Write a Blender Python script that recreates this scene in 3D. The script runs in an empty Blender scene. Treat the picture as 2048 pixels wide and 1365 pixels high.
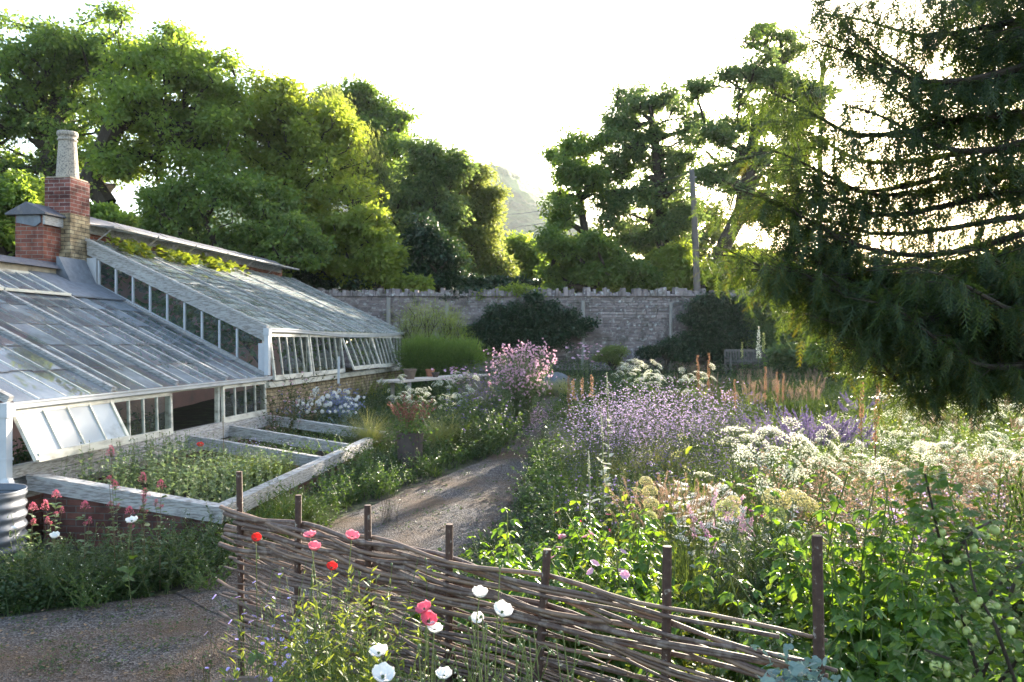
import bpy, math, random
import numpy as np
from mathutils import Vector, Matrix
rad = math.radians
rng = np.random.default_rng(11)
random.seed(5)
S = bpy.context.scene
COL = S.collection
F0 = 1600.0; ZC = 2.3            # focal length in photo pixels, eye height
# ---------------------------------------------------------------- camera
cd = bpy.data.cameras.new('camera'); cam = bpy.data.objects.new('camera', cd); COL.objects.link(cam)
cam.location = (0, 0, ZC); cam.rotation_euler = (rad(90), 0, 0)
cd.sensor_width = 36; cd.lens = F0 / 2048 * 36; cd.clip_start = 0.05; cd.clip_end = 6000
cd.dof.use_dof = True; cd.dof.focus_distance = 5.2; cd.dof.aperture_fstop = 5.6
S.camera = cam
# ---------------------------------------------------------------- sky, sun
SUN_AZ, SUN_EL = 27.2, 14.0
w = bpy.data.worlds.new('World'); S.world = w; w.use_nodes = True
nt = w.node_tree; nt.nodes.clear()
sky = nt.nodes.new('ShaderNodeTexSky'); sky.sky_type = 'NISHITA'; sky.sun_disc = False
sky.sun_elevation = rad(SUN_EL); sky.sun_rotation = rad(SUN_AZ)
sky.air_density = 1.0; sky.dust_density = 2.2; sky.ozone_density = 1.0; sky.altitude = 50
bg = nt.nodes.new('ShaderNodeBackground'); bg.inputs[1].default_value = 0.125
out = nt.nodes.new('ShaderNodeOutputWorld')
nt.links.new(sky.outputs[0], bg.inputs[0]); nt.links.new(bg.outputs[0], out.inputs[0])
ld = bpy.data.lights.new('sun', 'SUN'); ld.energy = 5.0; ld.angle = rad(0.5); ld.color = (1.0, 0.89, 0.73)
sun = bpy.data.objects.new('sun', ld); COL.objects.link(sun); sun.location = (8, 10, 30)
dsun = Vector((math.sin(rad(SUN_AZ))*math.cos(rad(SUN_EL)), math.cos(rad(SUN_AZ))*math.cos(rad(SUN_EL)), math.sin(rad(SUN_EL))))
sun.rotation_euler = dsun.to_track_quat('Z', 'Y').to_euler()
S.view_settings.view_transform = 'Standard'; S.view_settings.look = 'None'
S.view_settings.exposure = 2.72; S.view_settings.gamma = 1.0
S.render.engine = 'CYCLES'
cy = S.cycles
cy.max_bounces = 7; cy.diffuse_bounces = 3; cy.glossy_bounces = 3; cy.transmission_bounces = 4
cy.transparent_max_bounces = 14; cy.volume_bounces = 0; cy.caustics_reflective = False; cy.caustics_refractive = False
cy.sample_clamp_indirect = 4.0
try:
    cy.use_denoising = True; cy.denoiser = 'OPENIMAGEDENOISE'
except Exception: pass

# ---------------------------------------------------------------- photo pixel -> place
def gz(x, y):
    """ground height"""
    t = np.clip((np.asarray(y, float) - 9) / 21.0, 0, 1)
    u = np.clip((4.3-np.asarray(y, float))/2.0, 0, 1); v = np.clip((np.asarray(x, float)+1.6)/1.2, 0, 1)
    return -0.1 + 1.3 * t + .55*(u*u*(3-2*u))*(v*v*(3-2*v))
def P(px, py, d):
    return np.array(((px-1024)*d/F0, d, ZC-(py-683)*d/F0))
def G(px, d):
    x = (px-1024)*d/F0
    return np.array((x, d, float(gz(x, d))))
def gd(px, py):
    """ground point under a photo pixel"""
    d = 8.0
    for _ in range(40):
        d += 0.5*((ZC-float(gz(-9, d)))*F0/max(py-683, 8) - d)
    return G(px, d)

# ---------------------------------------------------------------- mesh builder
class MB:
    def __init__(s): s.V = []; s.F = []; s.n = 0
    def add(s, V, F, mi=0):
        V = np.asarray(V, float).reshape(-1, 3)
        fs = F if isinstance(F, list) else [F]
        for f in fs:
            f = np.asarray(f, int)
            if f.size: s.F.append((f + s.n, mi))
        s.V.append(V); s.n += len(V)
    def build(s, name, mats, parent=None, smooth=False):
        V = np.concatenate(s.V) if s.V else np.zeros((0, 3))
        me = bpy.data.meshes.new(name)
        loops = []; starts = []; mi = []; c = 0
        for f, m in s.F:
            k = f.shape[1]; loops.append(f.ravel()); starts.append(c + np.arange(len(f))*k)
            mi.append(np.full(len(f), m)); c += f.size
        loops = np.concatenate(loops); starts = np.concatenate(starts); mi = np.concatenate(mi)
        me.vertices.add(len(V)); me.vertices.foreach_set('co', V.astype(np.float32).ravel())
        me.loops.add(len(loops)); me.loops.foreach_set('vertex_index', loops.astype(np.int32))
        me.polygons.add(len(starts)); me.polygons.foreach_set('loop_start', starts.astype(np.int32))
        me.polygons.foreach_set('material_index', mi.astype(np.int32))
        me.polygons.foreach_set('use_smooth', np.full(len(starts), smooth))
        for m in (mats if isinstance(mats, (list, tuple)) else [mats]): me.materials.append(m)
        me.update(calc_edges=True)
        o = bpy.data.objects.new(name, me); COL.objects.link(o)
        if parent is not None: o.parent = parent
        return o
BOXF = np.array([[0,3,2,1],[4,5,6,7],[0,1,5,4],[1,2,6,5],[2,3,7,6],[3,0,4,7]])
def box(mb, a, b, mi=0):
    (x0,y0,z0),(x1,y1,z1) = np.minimum(a, b), np.maximum(a, b)
    mb.add([[x0,y0,z0],[x1,y0,z0],[x1,y1,z0],[x0,y1,z0],[x0,y0,z1],[x1,y0,z1],[x1,y1,z1],[x0,y1,z1]], BOXF, mi)
def prism(mb, poly, y0, y1, axis=1, mi=0):
    """extrude polygon (2D list in the two other axes) along axis"""
    n = len(poly); V = []
    for yy in (y0, y1):
        for a, b in poly:
            V.append({1: (a, yy, b), 0: (yy, a, b), 2: (a, b, yy)}[axis])
    q = np.array([[i, (i+1) % n, n+(i+1) % n, n+i] for i in range(n)])
    mb.add(V, q, mi)
    base = mb.n - 2*n
    mb.F.append((np.array([list(range(n))[::-1]]) + base, mi)); mb.F.append((np.array([list(range(n, 2*n))]) + base, mi))
def bar(mb, p0, p1, w, h, up=(0, 0, 1), mi=0, jit=0.0):
    """rectangular bar from p0 to p1, width w (sideways), height h (along up)"""
    p0 = np.array(p0, float); p1 = np.array(p1, float); d = p1-p0; d /= np.linalg.norm(d)
    s = np.cross(d, up); s /= np.linalg.norm(s); u = np.cross(s, d)
    V = []
    for p in (p0, p1):
        for a, b in ((-1,-1),(1,-1),(1,1),(-1,1)): V.append(p + s*a*w/2 + u*b*h/2)
    mb.add(V, np.array([[0,3,2,1],[4,5,6,7],[0,1,5,4],[1,2,6,5],[2,3,7,6],[3,0,4,7]]), mi)
def frames(T):
    T = T/np.maximum(np.linalg.norm(T, axis=-1, keepdims=True), 1e-9)
    ref = np.where(np.abs(T[..., 2:3]) < 0.9, np.array([0, 0, 1.]), np.array([1., 0, 0]))
    A = np.cross(T, ref); A /= np.linalg.norm(A, axis=-1, keepdims=True)
    return T, A, np.cross(A, T)
def tube(mb, pts, r, sides=6, mi=0, cap=True):
    pts = np.asarray(pts, float); n = len(pts); r = np.broadcast_to(np.asarray(r, float), (n,))
    T = np.gradient(pts, axis=0); T, A, B = frames(T)
    a = np.arange(sides)*2*np.pi/sides
    V = pts[:, None] + (A[:, None]*np.cos(a)[None, :, None] + B[:, None]*np.sin(a)[None, :, None])*r[:, None, None]
    i = np.arange(n-1)[:, None]*sides; j = np.arange(sides)[None]; k = (j+1) % sides
    q = np.stack([i+j, i+k, i+sides+k, i+sides+j], -1).reshape(-1, 4)
    mb.add(V.reshape(-1, 3), q, mi)
    if cap and sides > 3:
        b = mb.n - n*sides
        mb.F.append((np.array([np.arange(sides)[::-1]]) + b, mi)); mb.F.append((np.array([np.arange(sides)]) + b + (n-1)*sides, mi))
def tubes(mb, A0, A1, r0, r1, sides=3, mi=0):
    """many straight tapered sticks at once"""
    A0 = np.asarray(A0, float); A1 = np.asarray(A1, float); n = len(A0)
    if n == 0: return
    T, A, B = frames(A1-A0); a = np.arange(sides)*2*np.pi/sides
    ring = A[:, None]*np.cos(a)[None, :, None] + B[:, None]*np.sin(a)[None, :, None]
    r0 = np.broadcast_to(r0, (n,)); r1 = np.broadcast_to(r1, (n,))
    V = np.concatenate([A0[:, None]+ring*r0[:, None, None], A1[:, None]+ring*r1[:, None, None]], 1)
    j = np.arange(sides); k = (j+1) % sides
    q = np.stack([j, k, sides+k, sides+j], -1)
    mb.add(V.reshape(-1, 3), (q[None] + (np.arange(n)*2*sides)[:, None, None]).reshape(-1, 4), mi)
def polys(mb, pts_list, r0, r1, sides=3, mi=0):
    for p in pts_list:
        tube(mb, p, np.linspace(r0, r1, len(p)), sides, mi, cap=False)
def lathe(mb, prof, seg=16, c=(0, 0, 0), mi=0, cap=True):
    a = np.arange(seg)*2*np.pi/seg; n = len(prof)
    V = np.array([[c[0]+r*np.cos(t), c[1]+r*np.sin(t), c[2]+z] for r, z in prof for t in a])
    i = np.arange(n-1)[:, None]*seg; j = np.arange(seg)[None]; k = (j+1) % seg
    mb.add(V, np.stack([i+j, i+k, i+seg+k, i+seg+j], -1).reshape(-1, 4), mi)
    if cap:
        b = mb.n - n*seg
        mb.F.append((np.array([np.arange(seg)[::-1]]) + b, mi)); mb.F.append((np.array([np.arange(seg)]) + b + (n-1)*seg, mi))
def rotm(dirs, roll, tilt=None):
    """rotation matrices (n,3,3): template +Y goes to dirs, +Z is the leaf's upper face turned by roll"""
    T, A, B = frames(np.asarray(dirs, float))
    c = np.cos(roll)[:, None]; s = np.sin(roll)[:, None]
    X = A*c + B*s; Z = np.cross(X, T)
    return np.stack([X, T, Z], -1)
def stamp(mb, TV, TF, pos, R, sc, mi=0):
    TV = np.asarray(TV, float); TF = TF if isinstance(TF, list) else [TF]
    pos = np.asarray(pos, float); n = len(pos)
    if n == 0: return
    sc = np.asarray(sc, float)
    if sc.ndim == 0: sc = np.full(n, float(sc))
    if sc.ndim == 1: sc = sc[:, None]
    L = TV[None]*sc[:, None, :] if sc.shape[1] > 1 else TV[None]*sc[:, :, None]
    V = np.einsum('nij,nkj->nki', R, L) + pos[:, None]
    k = len(TV)
    mb.add(V.reshape(-1, 3), [(np.asarray(f)[None] + (np.arange(n)*k)[:, None, None]).reshape(-1, np.asarray(f).shape[1]) for f in TF], mi)
def rdir(n, zmin=-1, zmax=1):
    z = rng.uniform(zmin, zmax, n); a = rng.uniform(0, 2*np.pi, n); r = np.sqrt(np.maximum(0, 1-z*z))
    return np.stack([r*np.cos(a), r*np.sin(a), z], -1)
# leaf templates: +Y is the length (1), upper face +Z
LQ = (np.array([[0,0,0],[.30,.45,.05],[0,1,-.06],[-.30,.45,.05]]), np.array([[0,1,2,3]]))          # flat-ish diamond
LF = (np.array([[0,0,0],[.28,.35,.08],[.20,.72,.04],[0,1,-.12],[-.20,.72,.04],[-.28,.35,.08],[0,.5,-.02]]),
      np.array([[0,1,6],[1,2,6],[2,3,6],[3,4,6],[4,5,6],[5,0,6]]))
LN = (np.array([[0,0,0],[.09,.4,.01],[0,1,-.05],[-.09,.4,.01]]), np.array([[0,1,2,3]]))             # narrow
def leaf_big(n=7, wide=.36, droop=.35, serr=.05):
    """serrated folded leaf"""
    V = []; 
    ts = np.linspace(0, 1, n)
    for i, t in enumerate(ts):
        wv = wide*(np.sin(np.pi*min(1, t*.93+.07))**.75)*(1-t*.25); 
        if 0 < i < n-1: wv += serr*(1 if i % 2 else -1)
        if i == n-1: wv = 0.005
        z = -droop*t*t
        V += [[-wv, t, z+.18*wv+.02*math.sin(t*25)], [0, t, z-.02], [wv, t, z+.18*wv+.02*math.sin(t*25+1)]]
    Fq = []
    for i in range(n-1):
        a = i*3; Fq += [[a, a+1, a+4, a+3], [a+1, a+2, a+5, a+4]]
    return np.array(V), np.array(Fq)
LB = leaf_big()
def blade(n=4, w=.012, bend=.5):
    V = []; 
    for i in range(n):
        t = i/(n-1); a = bend*t*t; ww = w*(1-t)**.7 + .0008
        V += [[-ww/2, a, t*(1-.35*bend*t)], [ww/2, a, t*(1-.35*bend*t)]]
    return np.array(V), np.array([[2*i, 2*i+1, 2*i+3, 2*i+2] for i in range(n-1)])

# ---------------------------------------------------------------- tags
def tag(o, label=None, cat=None, group=None, kind=None):
    if label: o['label'] = label
    if cat: o['category'] = cat
    if group: o['group'] = group
    if kind: o['kind'] = kind
    return o
def thing(name, label, cat, loc=(0, 0, 0), rz=0, group=None):
    o = bpy.data.objects.new(name, None); COL.objects.link(o); o.empty_display_size = 0.2
    o.location = loc; o.rotation_euler = (0, 0, rz); return tag(o, label, cat, group)
def kids(o): return [c for c in bpy.data.objects if c.parent == o]
KC = {}
def dup(root, loc, rz=0, sc=1.0, label=None, group=None):
    if root.name not in KC:
        k1 = kids(root); KC[root.name] = [(c, kids(c)) for c in k1]
    r = root.copy(); COL.objects.link(r); r.location = loc; r.rotation_euler = (0, 0, rz)
    r.scale = (sc, sc, sc) if not hasattr(sc, '__len__') else sc
    if label: r['label'] = label
    if group: r['group'] = group
    for c, gs in KC[root.name]:
        d = c.copy(); COL.objects.link(d); d.parent = r
        for g in gs:
            e = g.copy(); COL.objects.link(e); e.parent = d
    return r
def place(proto, used, loc, rz=None, sc=1.0, label=None, group=None):
    rz = random.uniform(0, 6.28) if rz is None else rz
    if proto.name in used: return dup(proto, loc, rz, sc, label, group)
    if proto.name not in KC: KC[proto.name] = [(c, kids(c)) for c in kids(proto)]
    used.add(proto.name); proto.location = loc; proto.rotation_euler = (0, 0, rz)
    proto.scale = (sc, sc, sc) if not hasattr(sc, '__len__') else sc
    if label: proto['label'] = label
    if group: proto['group'] = group
    return proto
USED = set()

# ---------------------------------------------------------------- materials
def newmat(name):
    m = bpy.data.materials.new(name); m.use_nodes = True; nt = m.node_tree; nt.nodes.clear()
    o = nt.nodes.new('ShaderNodeOutputMaterial'); return m, nt, o
def N(nt, t, **kw):
    n = nt.nodes.new('ShaderNode'+t)
    for k, v in kw.items():
        if k in n.inputs.keys(): n.inputs[k].default_value = v
        else: setattr(n, k, v)
    return n
def c4(c): return (c[0], c[1], c[2], 1)
def ramp(nt, fac, stops):
    r = nt.nodes.new('ShaderNodeValToRGB'); el = r.color_ramp.elements
    while len(el) < len(stops): el.new(.5)
    for e, (p, c) in zip(el, stops): e.position = p; e.color = c4(c)
    nt.links.new(fac, r.inputs[0]); return r.outputs[0]
def noise(nt, scale, detail=4, vec=None, rough=.55):
    n = N(nt, 'TexNoise'); n.inputs['Scale'].default_value = scale; n.inputs['Detail'].default_value = detail
    n.inputs['Roughness'].default_value = rough
    if vec is not None: nt.links.new(vec, n.inputs['Vector'])
    return n.outputs[0]
def mixc(nt, fac, a, b, mode='MIX'):
    m = nt.nodes.new('ShaderNodeMix'); m.data_type = 'RGBA'; m.blend_type = mode
    for s, v in ((m.inputs[0], fac), (m.inputs[6], a), (m.inputs[7], b)):
        if isinstance(v, (int, float)): s.default_value = v
        elif isinstance(v, (tuple, list)): s.default_value = c4(v)
        else: nt.links.new(v, s)
    return m.outputs[2]
def objvec(nt, sc=(1, 1, 1)):
    t = nt.nodes.new('ShaderNodeTexCoord'); m = nt.nodes.new('ShaderNodeMapping'); m.inputs['Scale'].default_value = sc
    nt.links.new(t.outputs['Object'], m.inputs['Vector']); return m.outputs[0]
def pbsdf(nt, o, col, rough=.6, bump=None, bs=.3, bd=.01, spec=.4, metal=0):
    b = N(nt, 'BsdfPrincipled'); b.inputs['Roughness'].default_value = rough
    b.inputs['Specular IOR Level'].default_value = spec; b.inputs['Metallic'].default_value = metal
    if isinstance(col, (tuple, list)): b.inputs['Base Color'].default_value = c4(col)
    else: nt.links.new(col, b.inputs['Base Color'])
    if bump is not None:
        bp = N(nt, 'Bump'); bp.inputs['Strength'].default_value = bs; bp.inputs['Distance'].default_value = bd
        nt.links.new(bump, bp.inputs['Height']); nt.links.new(bp.outputs[0], b.inputs['Normal'])
    if o is not None: nt.links.new(b.outputs[0], o.inputs[0])
    return b
def simple(name, stops, scale=6, rough=.7, bs=.4, bd=.01, vec=(1, 1, 1), spec=.3, metal=0, detail=6):
    m, nt, o = newmat(name); v = objvec(nt, vec); n = noise(nt, scale, detail, v)
    pbsdf(nt, o, ramp(nt, n, stops), rough, n, bs, bd, spec, metal); return m
def leafmat(name, c1, c2, trans=.45, rough=.5, tc=None, spec=.35, grad=None):
    """foliage: colour differs from leaf to leaf; light passes through"""
    m, nt, o = newmat(name); g = N(nt, 'NewGeometry')
    col = mixc(nt, g.outputs['Random Per Island'], c1, c2)
    if grad:   # colour that changes with height up the plant (old to young growth)
        t = nt.nodes.new('ShaderNodeTexCoord'); s = N(nt, 'SeparateXYZ'); nt.links.new(t.outputs['Object'], s.inputs[0])
        mr = N(nt, 'MapRange'); mr.inputs[1].default_value = grad[0]; mr.inputs[2].default_value = grad[1]
        nt.links.new(s.outputs[2], mr.inputs[0]); col = mixc(nt, mr.outputs[0], col, grad[2])
    b = pbsdf(nt, None, col, rough, spec=spec)
    tr = N(nt, 'BsdfTranslucent'); 
    tcol = mixc(nt, 1.0, col, tc or (1.6, 1.5, .6), 'MULTIPLY')
    nt.links.new(tcol, tr.inputs[0])
    mx = N(nt, 'MixShader'); mx.inputs[0].default_value = trans
    nt.links.new(b.outputs[0], mx.inputs[1]); nt.links.new(tr.outputs[0], mx.inputs[2]); nt.links.new(mx.outputs[0], o.inputs[0])
    return m
def petal(name, c, trans=.4, c2=None):
    return leafmat(name, c, c2 or tuple(min(1, x*1.15+.02) for x in c), trans, .6, (1.05, 1.0, 1.0), .2)
M = {}
# ================================================================ materials of the place
M['paint'] = simple('weathered_paint', [(.0,(.62,.60,.53)),(.46,(.56,.54,.47)),(.6,(.40,.38,.33)),(.72,(.20,.18,.15))], 9, .6, .35, .004, (1, .35, 1))
M['paint_old'] = simple('flaking_paint', [(.0,(.44,.43,.41)),(.46,(.37,.36,.345)),(.55,(.27,.255,.245)),(.64,(.20,.185,.17)),(1,(.13,.12,.11))], 30, .75, .6, .006, (.35, .35, 2.2))
M['white_plastic'] = simple('white_gutter_paint', [(.3,(.50,.51,.53)),(.7,(.40,.41,.43))], 5, .35, .05, .002)
M['lead'] = simple('lead_flashing', [(.3,(.17,.19,.22)),(.7,(.10,.11,.13))], 8, .55, .3, .01)
M['slate'] = simple('slate', [(.3,(.13,.13,.15)),(.55,(.09,.09,.105)),(.75,(.20,.18,.16))], 7, .6, .5, .01)
M['pink'] = simple('pink_limewash', [(.3,(.50,.27,.22)),(.6,(.42,.24,.20)),(.8,(.30,.22,.19))], 3, .9, .3, .01)
M['plaster'] = simple('stained_render', [(.3,(.42,.36,.27)),(.55,(.30,.26,.20)),(.75,(.12,.10,.08))], 6, .9, .5, .01)
M['bark'] = simple('bark', [(.3,(.065,.05,.038)),(.6,(.035,.027,.02)),(.8,(.10,.085,.065))], 9, .9, .8, .03, (1, 1, .25))
M['grey_wood'] = simple('silvered_wood', [(.3,(.32,.30,.28)),(.6,(.22,.20,.18)),(.8,(.40,.37,.34))], 14, .85, .5, .006, (1, 1, .15))
M['soil'] = simple('soil', [(.3,(.045,.032,.022)),(.6,(.02,.015,.011)),(.8,(.09,.065,.045))], 30, .95, 1, .03)
M['terracotta'] = simple('terracotta', [(.3,(.36,.15,.08)),(.7,(.24,.11,.07))], 12, .85, .3, .004)
M['brown_pot'] = simple('brown_clay', [(.3,(.17,.12,.09)),(.7,(.11,.08,.06))], 12, .75, .3, .004)
M['galv'] = simple('galvanised_steel', [(.3,(.15,.165,.19)),(.55,(.11,.12,.14)),(.8,(.08,.08,.085))], 5, .55, .1, .002, metal=.25)
M['rust'] = simple('rusty_steel', [(.3,(.085,.065,.058)),(.55,(.06,.045,.042)),(.8,(.14,.08,.05))], 7, .6, .2, .004)
M['wire'] = simple('wire', [(.3,(.05,.05,.05)),(.7,(.08,.08,.08))], 5, .6)
def brickmat(name, c1, c2, mortar, scale=1, dirt=.5, stops=None):
    m, nt, o = newmat(name); t = nt.nodes.new('ShaderNodeTexCoord'); s = N(nt, 'SeparateXYZ'); nt.links.new(t.outputs['Object'], s.inputs[0])
    ad = N(nt, 'Math', operation='ADD'); nt.links.new(s.outputs[0], ad.inputs[0]); nt.links.new(s.outputs[1], ad.inputs[1])
    cb = N(nt, 'CombineXYZ'); nt.links.new(ad.outputs[0], cb.inputs[0]); nt.links.new(s.outputs[2], cb.inputs[1])
    b = N(nt, 'TexBrick'); nt.links.new(cb.outputs[0], b.inputs['Vector'])
    b.inputs['Scale'].default_value = 1; b.inputs['Brick Width'].default_value = .235*scale; b.inputs['Row Height'].default_value = .078*scale
    b.inputs['Mortar Size'].default_value = .007; b.inputs['Mortar Smooth'].default_value = .3
    b.inputs['Color1'].default_value = c4(c1); b.inputs['Color2'].default_value = c4(c2); b.inputs['Mortar'].default_value = c4(mortar)
    n = noise(nt, 5, 8, t.outputs['Object']); d = ramp(nt, n, stops or [(.35,(1,1,1)),(.52,(.62,.58,.55)),(.66,(.22,.21,.21))])
    col = mixc(nt, dirt, b.outputs[0], d, 'MULTIPLY')
    inv = N(nt, 'Math', operation='SUBTRACT'); inv.inputs[0].default_value = 1; nt.links.new(b.outputs['Fac'], inv.inputs[1])
    n2 = noise(nt, 60, 3, t.outputs['Object']); a2 = N(nt, 'Math', operation='MULTIPLY_ADD'); nt.links.new(n2, a2.inputs[0]); a2.inputs[1].default_value = .35; nt.links.new(inv.outputs[0], a2.inputs[2])
    pbsdf(nt, o, col, .9, a2.outputs[0], .7, .012, .2); return m
M['brick_red'] = brickmat('red_brick', (.30,.11,.075), (.20,.075,.06), (.26,.24,.21), dirt=.7)
M['brick_dark'] = brickmat('damp_red_brick', (.16,.07,.055), (.10,.05,.045), (.13,.12,.11), dirt=.7)
M['brick_buff'] = brickmat('sooty_buff_brick', (.46,.38,.24), (.34,.27,.17), (.10,.09,.08), dirt=.85)
M['brick_stained'] = brickmat('stained_red_brick', (.27,.10,.08), (.13,.05,.045), (.34,.31,.29), dirt=.8)
def glassmat(name, dirt, dcol, dscale=4, ior=1.5, stretch=(1,1,1), lo=.45, hi=.7):  # dirt: strength of grime film; also carries painted sky reflection on some panes
    m, nt, o = newmat(name); tr = N(nt, 'BsdfTransparent'); gl = N(nt, 'BsdfGlossy'); gl.inputs['Roughness'].default_value = .015
    tr.inputs[0].default_value = (.86,.92,.90,1)
    fr = N(nt, 'Fresnel'); fr.inputs[0].default_value = ior
    v = objvec(nt, stretch); n0 = noise(nt, 1.7, 2, v)
    bp = N(nt, 'Bump'); bp.inputs['Strength'].default_value = .05; bp.inputs['Distance'].default_value = .02; nt.links.new(n0, bp.inputs['Height'])
    nt.links.new(bp.outputs[0], gl.inputs['Normal'])
    mx = N(nt, 'MixShader'); nt.links.new(fr.outputs[0], mx.inputs[0]); nt.links.new(tr.outputs[0], mx.inputs[1]); nt.links.new(gl.outputs[0], mx.inputs[2])
    g = N(nt, 'NewGeometry')
    df = N(nt, 'BsdfDiffuse'); df.inputs[0].default_value = c4(dcol)
    tl = N(nt, 'BsdfTranslucent'); tl.inputs[0].default_value = c4(dcol); md = N(nt, 'MixShader'); md.inputs[0].default_value = .4
    nt.links.new(df.outputs[0], md.inputs[1]); nt.links.new(tl.outputs[0], md.inputs[2])
    n = noise(nt, dscale, 7, v, .65); mr = N(nt, 'MapRange'); mr.inputs[1].default_value = lo; mr.inputs[2].default_value = hi
    mr.inputs[3].default_value = dirt*.25; mr.inputs[4].default_value = dirt
    nt.links.new(n, mr.inputs[0])
    vr = N(nt, 'MapRange'); vr.inputs[3].default_value = .55; vr.inputs[4].default_value = 1.35; nt.links.new(g.outputs['Random Per Island'], vr.inputs[0])
    mu = N(nt, 'Math', operation='MULTIPLY'); nt.links.new(mr.outputs[0], mu.inputs[0]); nt.links.new(vr.outputs[0], mu.inputs[1])
    m2 = N(nt, 'MixShader'); nt.links.new(mu.outputs[0], m2.inputs[0]); nt.links.new(mx.outputs[0], m2.inputs[1]); nt.links.new(md.outputs[0], m2.inputs[2])
    nt.links.new(m2.outputs[0], o.inputs[0]); return m
M['glass'] = glassmat('clear_glass', .48, (.50,.57,.64), 2.2, lo=.25, hi=.75)  # pale blue-grey film puts the sky's reflection into the roof panes
M['glass_side'] = glassmat('side_glass', .16, (.40,.44,.44), 3)
M['glass_moss'] = glassmat('mossy_glass', .70, (.44,.50,.48), 5, lo=.32, hi=.62)
M['glass_skywhite'] = glassmat('sky_white_glass', .85, (.62,.66,.70), 2, lo=.1, hi=.4)  # milky film with the sky's white reflection put into its colour

# ================================================================ ground, path, hill
def grid(xs, ys, zf):
    X, Y = np.meshgrid(xs, ys); Z = zf(X, Y); nx, ny = len(xs), len(ys)
    V = np.stack([X, Y, Z], -1).reshape(-1, 3)
    i = np.arange(ny-1)[:, None]*nx; j = np.arange(nx-1)[None]
    return V, np.stack([i+j, i+j+1, i+nx+j+1, i+nx+j], -1).reshape(-1, 4)
def fbm(x, y, s=1.0, seed=0, oc=4):
    r = np.random.default_rng(seed); z = 0; a = 1
    for k in range(oc):
        for _ in range(3):
            t = r.uniform(0, 6.28); f = s*2**k
            z = z + a*np.sin((x*math.cos(t)+y*math.sin(t))*f + r.uniform(0, 6.28))/3
        a *= .5
    return z
M['earth'] = simple('garden_earth', [(.3,(.04,.032,.022)),(.5,(.028,.026,.016)),(.62,(.05,.06,.025)),(.8,(.08,.065,.045))], 3, .95, 1, .05, detail=12)
def gz2(X, Y): return gz(X, Y) + .025*fbm(X, Y, 2.1, 3) * (np.abs(Y) < 60)
mb = MB(); V, Fq = grid(np.concatenate([[-3000,-900,-300,-120,-60], np.arange(-30, 45, .5), [60,120,300,900,3000]]),
                        np.concatenate([[-600,-100,-30,-10], np.arange(-3, 40, .5), [45,60,90,150,300,600,1500,4500]]), gz2)
mb.add(V, Fq); tag(mb.build('ground', M['earth'], smooth=True), kind='structure')
# gravel
mg, nt, o = newmat('gravel'); v = objvec(nt)
vo = N(nt, 'TexVoronoi'); vo.inputs['Scale'].default_value = 70; nt.links.new(v, vo.inputs['Vector'])
big = noise(nt, 1.1, 6, v); sm = noise(nt, 9, 6, v)
c = ramp(nt, vo.outputs['Color'], [(.15,(.035,.031,.031)),(.5,(.082,.073,.07)),(.85,(.20,.185,.18))])
c = mixc(nt, ramp(nt, big, [(.42,(0,0,0)),(.64,(.8,.8,.8))]), c, (.12,.075,.045))
c = mixc(nt, ramp(nt, sm, [(.55,(0,0,0)),(.72,(.8,.8,.8))]), c, (.045,.045,.03))
pbsdf(nt, o, c, .9, vo.outputs['Distance'], 1, .02, .2); M['gravel'] = mg
def strip(name, L, R, mat, lift=.02, n=60, kind='structure'):
    L = np.array(L, float); R = np.array(R, float)
    t = np.linspace(0, 1, n); k = np.linspace(0, 1, len(L))
    l = np.stack([np.interp(t, k, L[:, i]) for i in (0, 1)], -1); r = np.stack([np.interp(t, k, R[:, i]) for i in (0, 1)], -1)
    m = 14; V = []
    for i in range(n):
        for j in range(m):
            u = j/(m-1); p = l[i]*(1-u) + r[i]*u
            ed = min(u, 1-u); p = p + (.0 if .05 < u < .95 else 1)*np.array([.12*math.sin(i*1.7+u*9), .1*math.sin(i*2.3+u*5)])
            V.append((p[0], p[1], float(gz2(p[0], p[1])) + (lift if ed > .02 else -.05)))
    i = np.arange(n-1)[:, None]*m; j = np.arange(m-1)[None]
    mb = MB(); mb.add(V, np.stack([i+j, i+j+1, i+m+j+1, i+m+j], -1).reshape(-1, 4)); return tag(mb.build(name, mat, smooth=True), kind=kind)
pl = [gd(a, b)[:2] for a, b in ((330,1180),(560,1080),(730,1010),(850,965),(955,925),(1020,885),(1055,840),(1082,800),(1092,778),(1104,764))]
pr = [gd(a, b)[:2] for a, b in ((700,1365),(880,1150),(980,1080),(1030,1020),(1058,960),(1075,900),(1092,855),(1110,815),(1125,792),(1140,770))]
strip('gravel_path', pl, pr, M['gravel'], .03)
strip('gravel_yard', [(-9, 1), (-7.5, 3), (-6.2, 5), (-5.4, 6.6), (-3.2, 7.6)], [(3, 1), (1.5, 3.0), (-.3, 4.6), (-.9, 6.0), (-1.1, 8.0)], M['gravel'], .022, 40)
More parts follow.
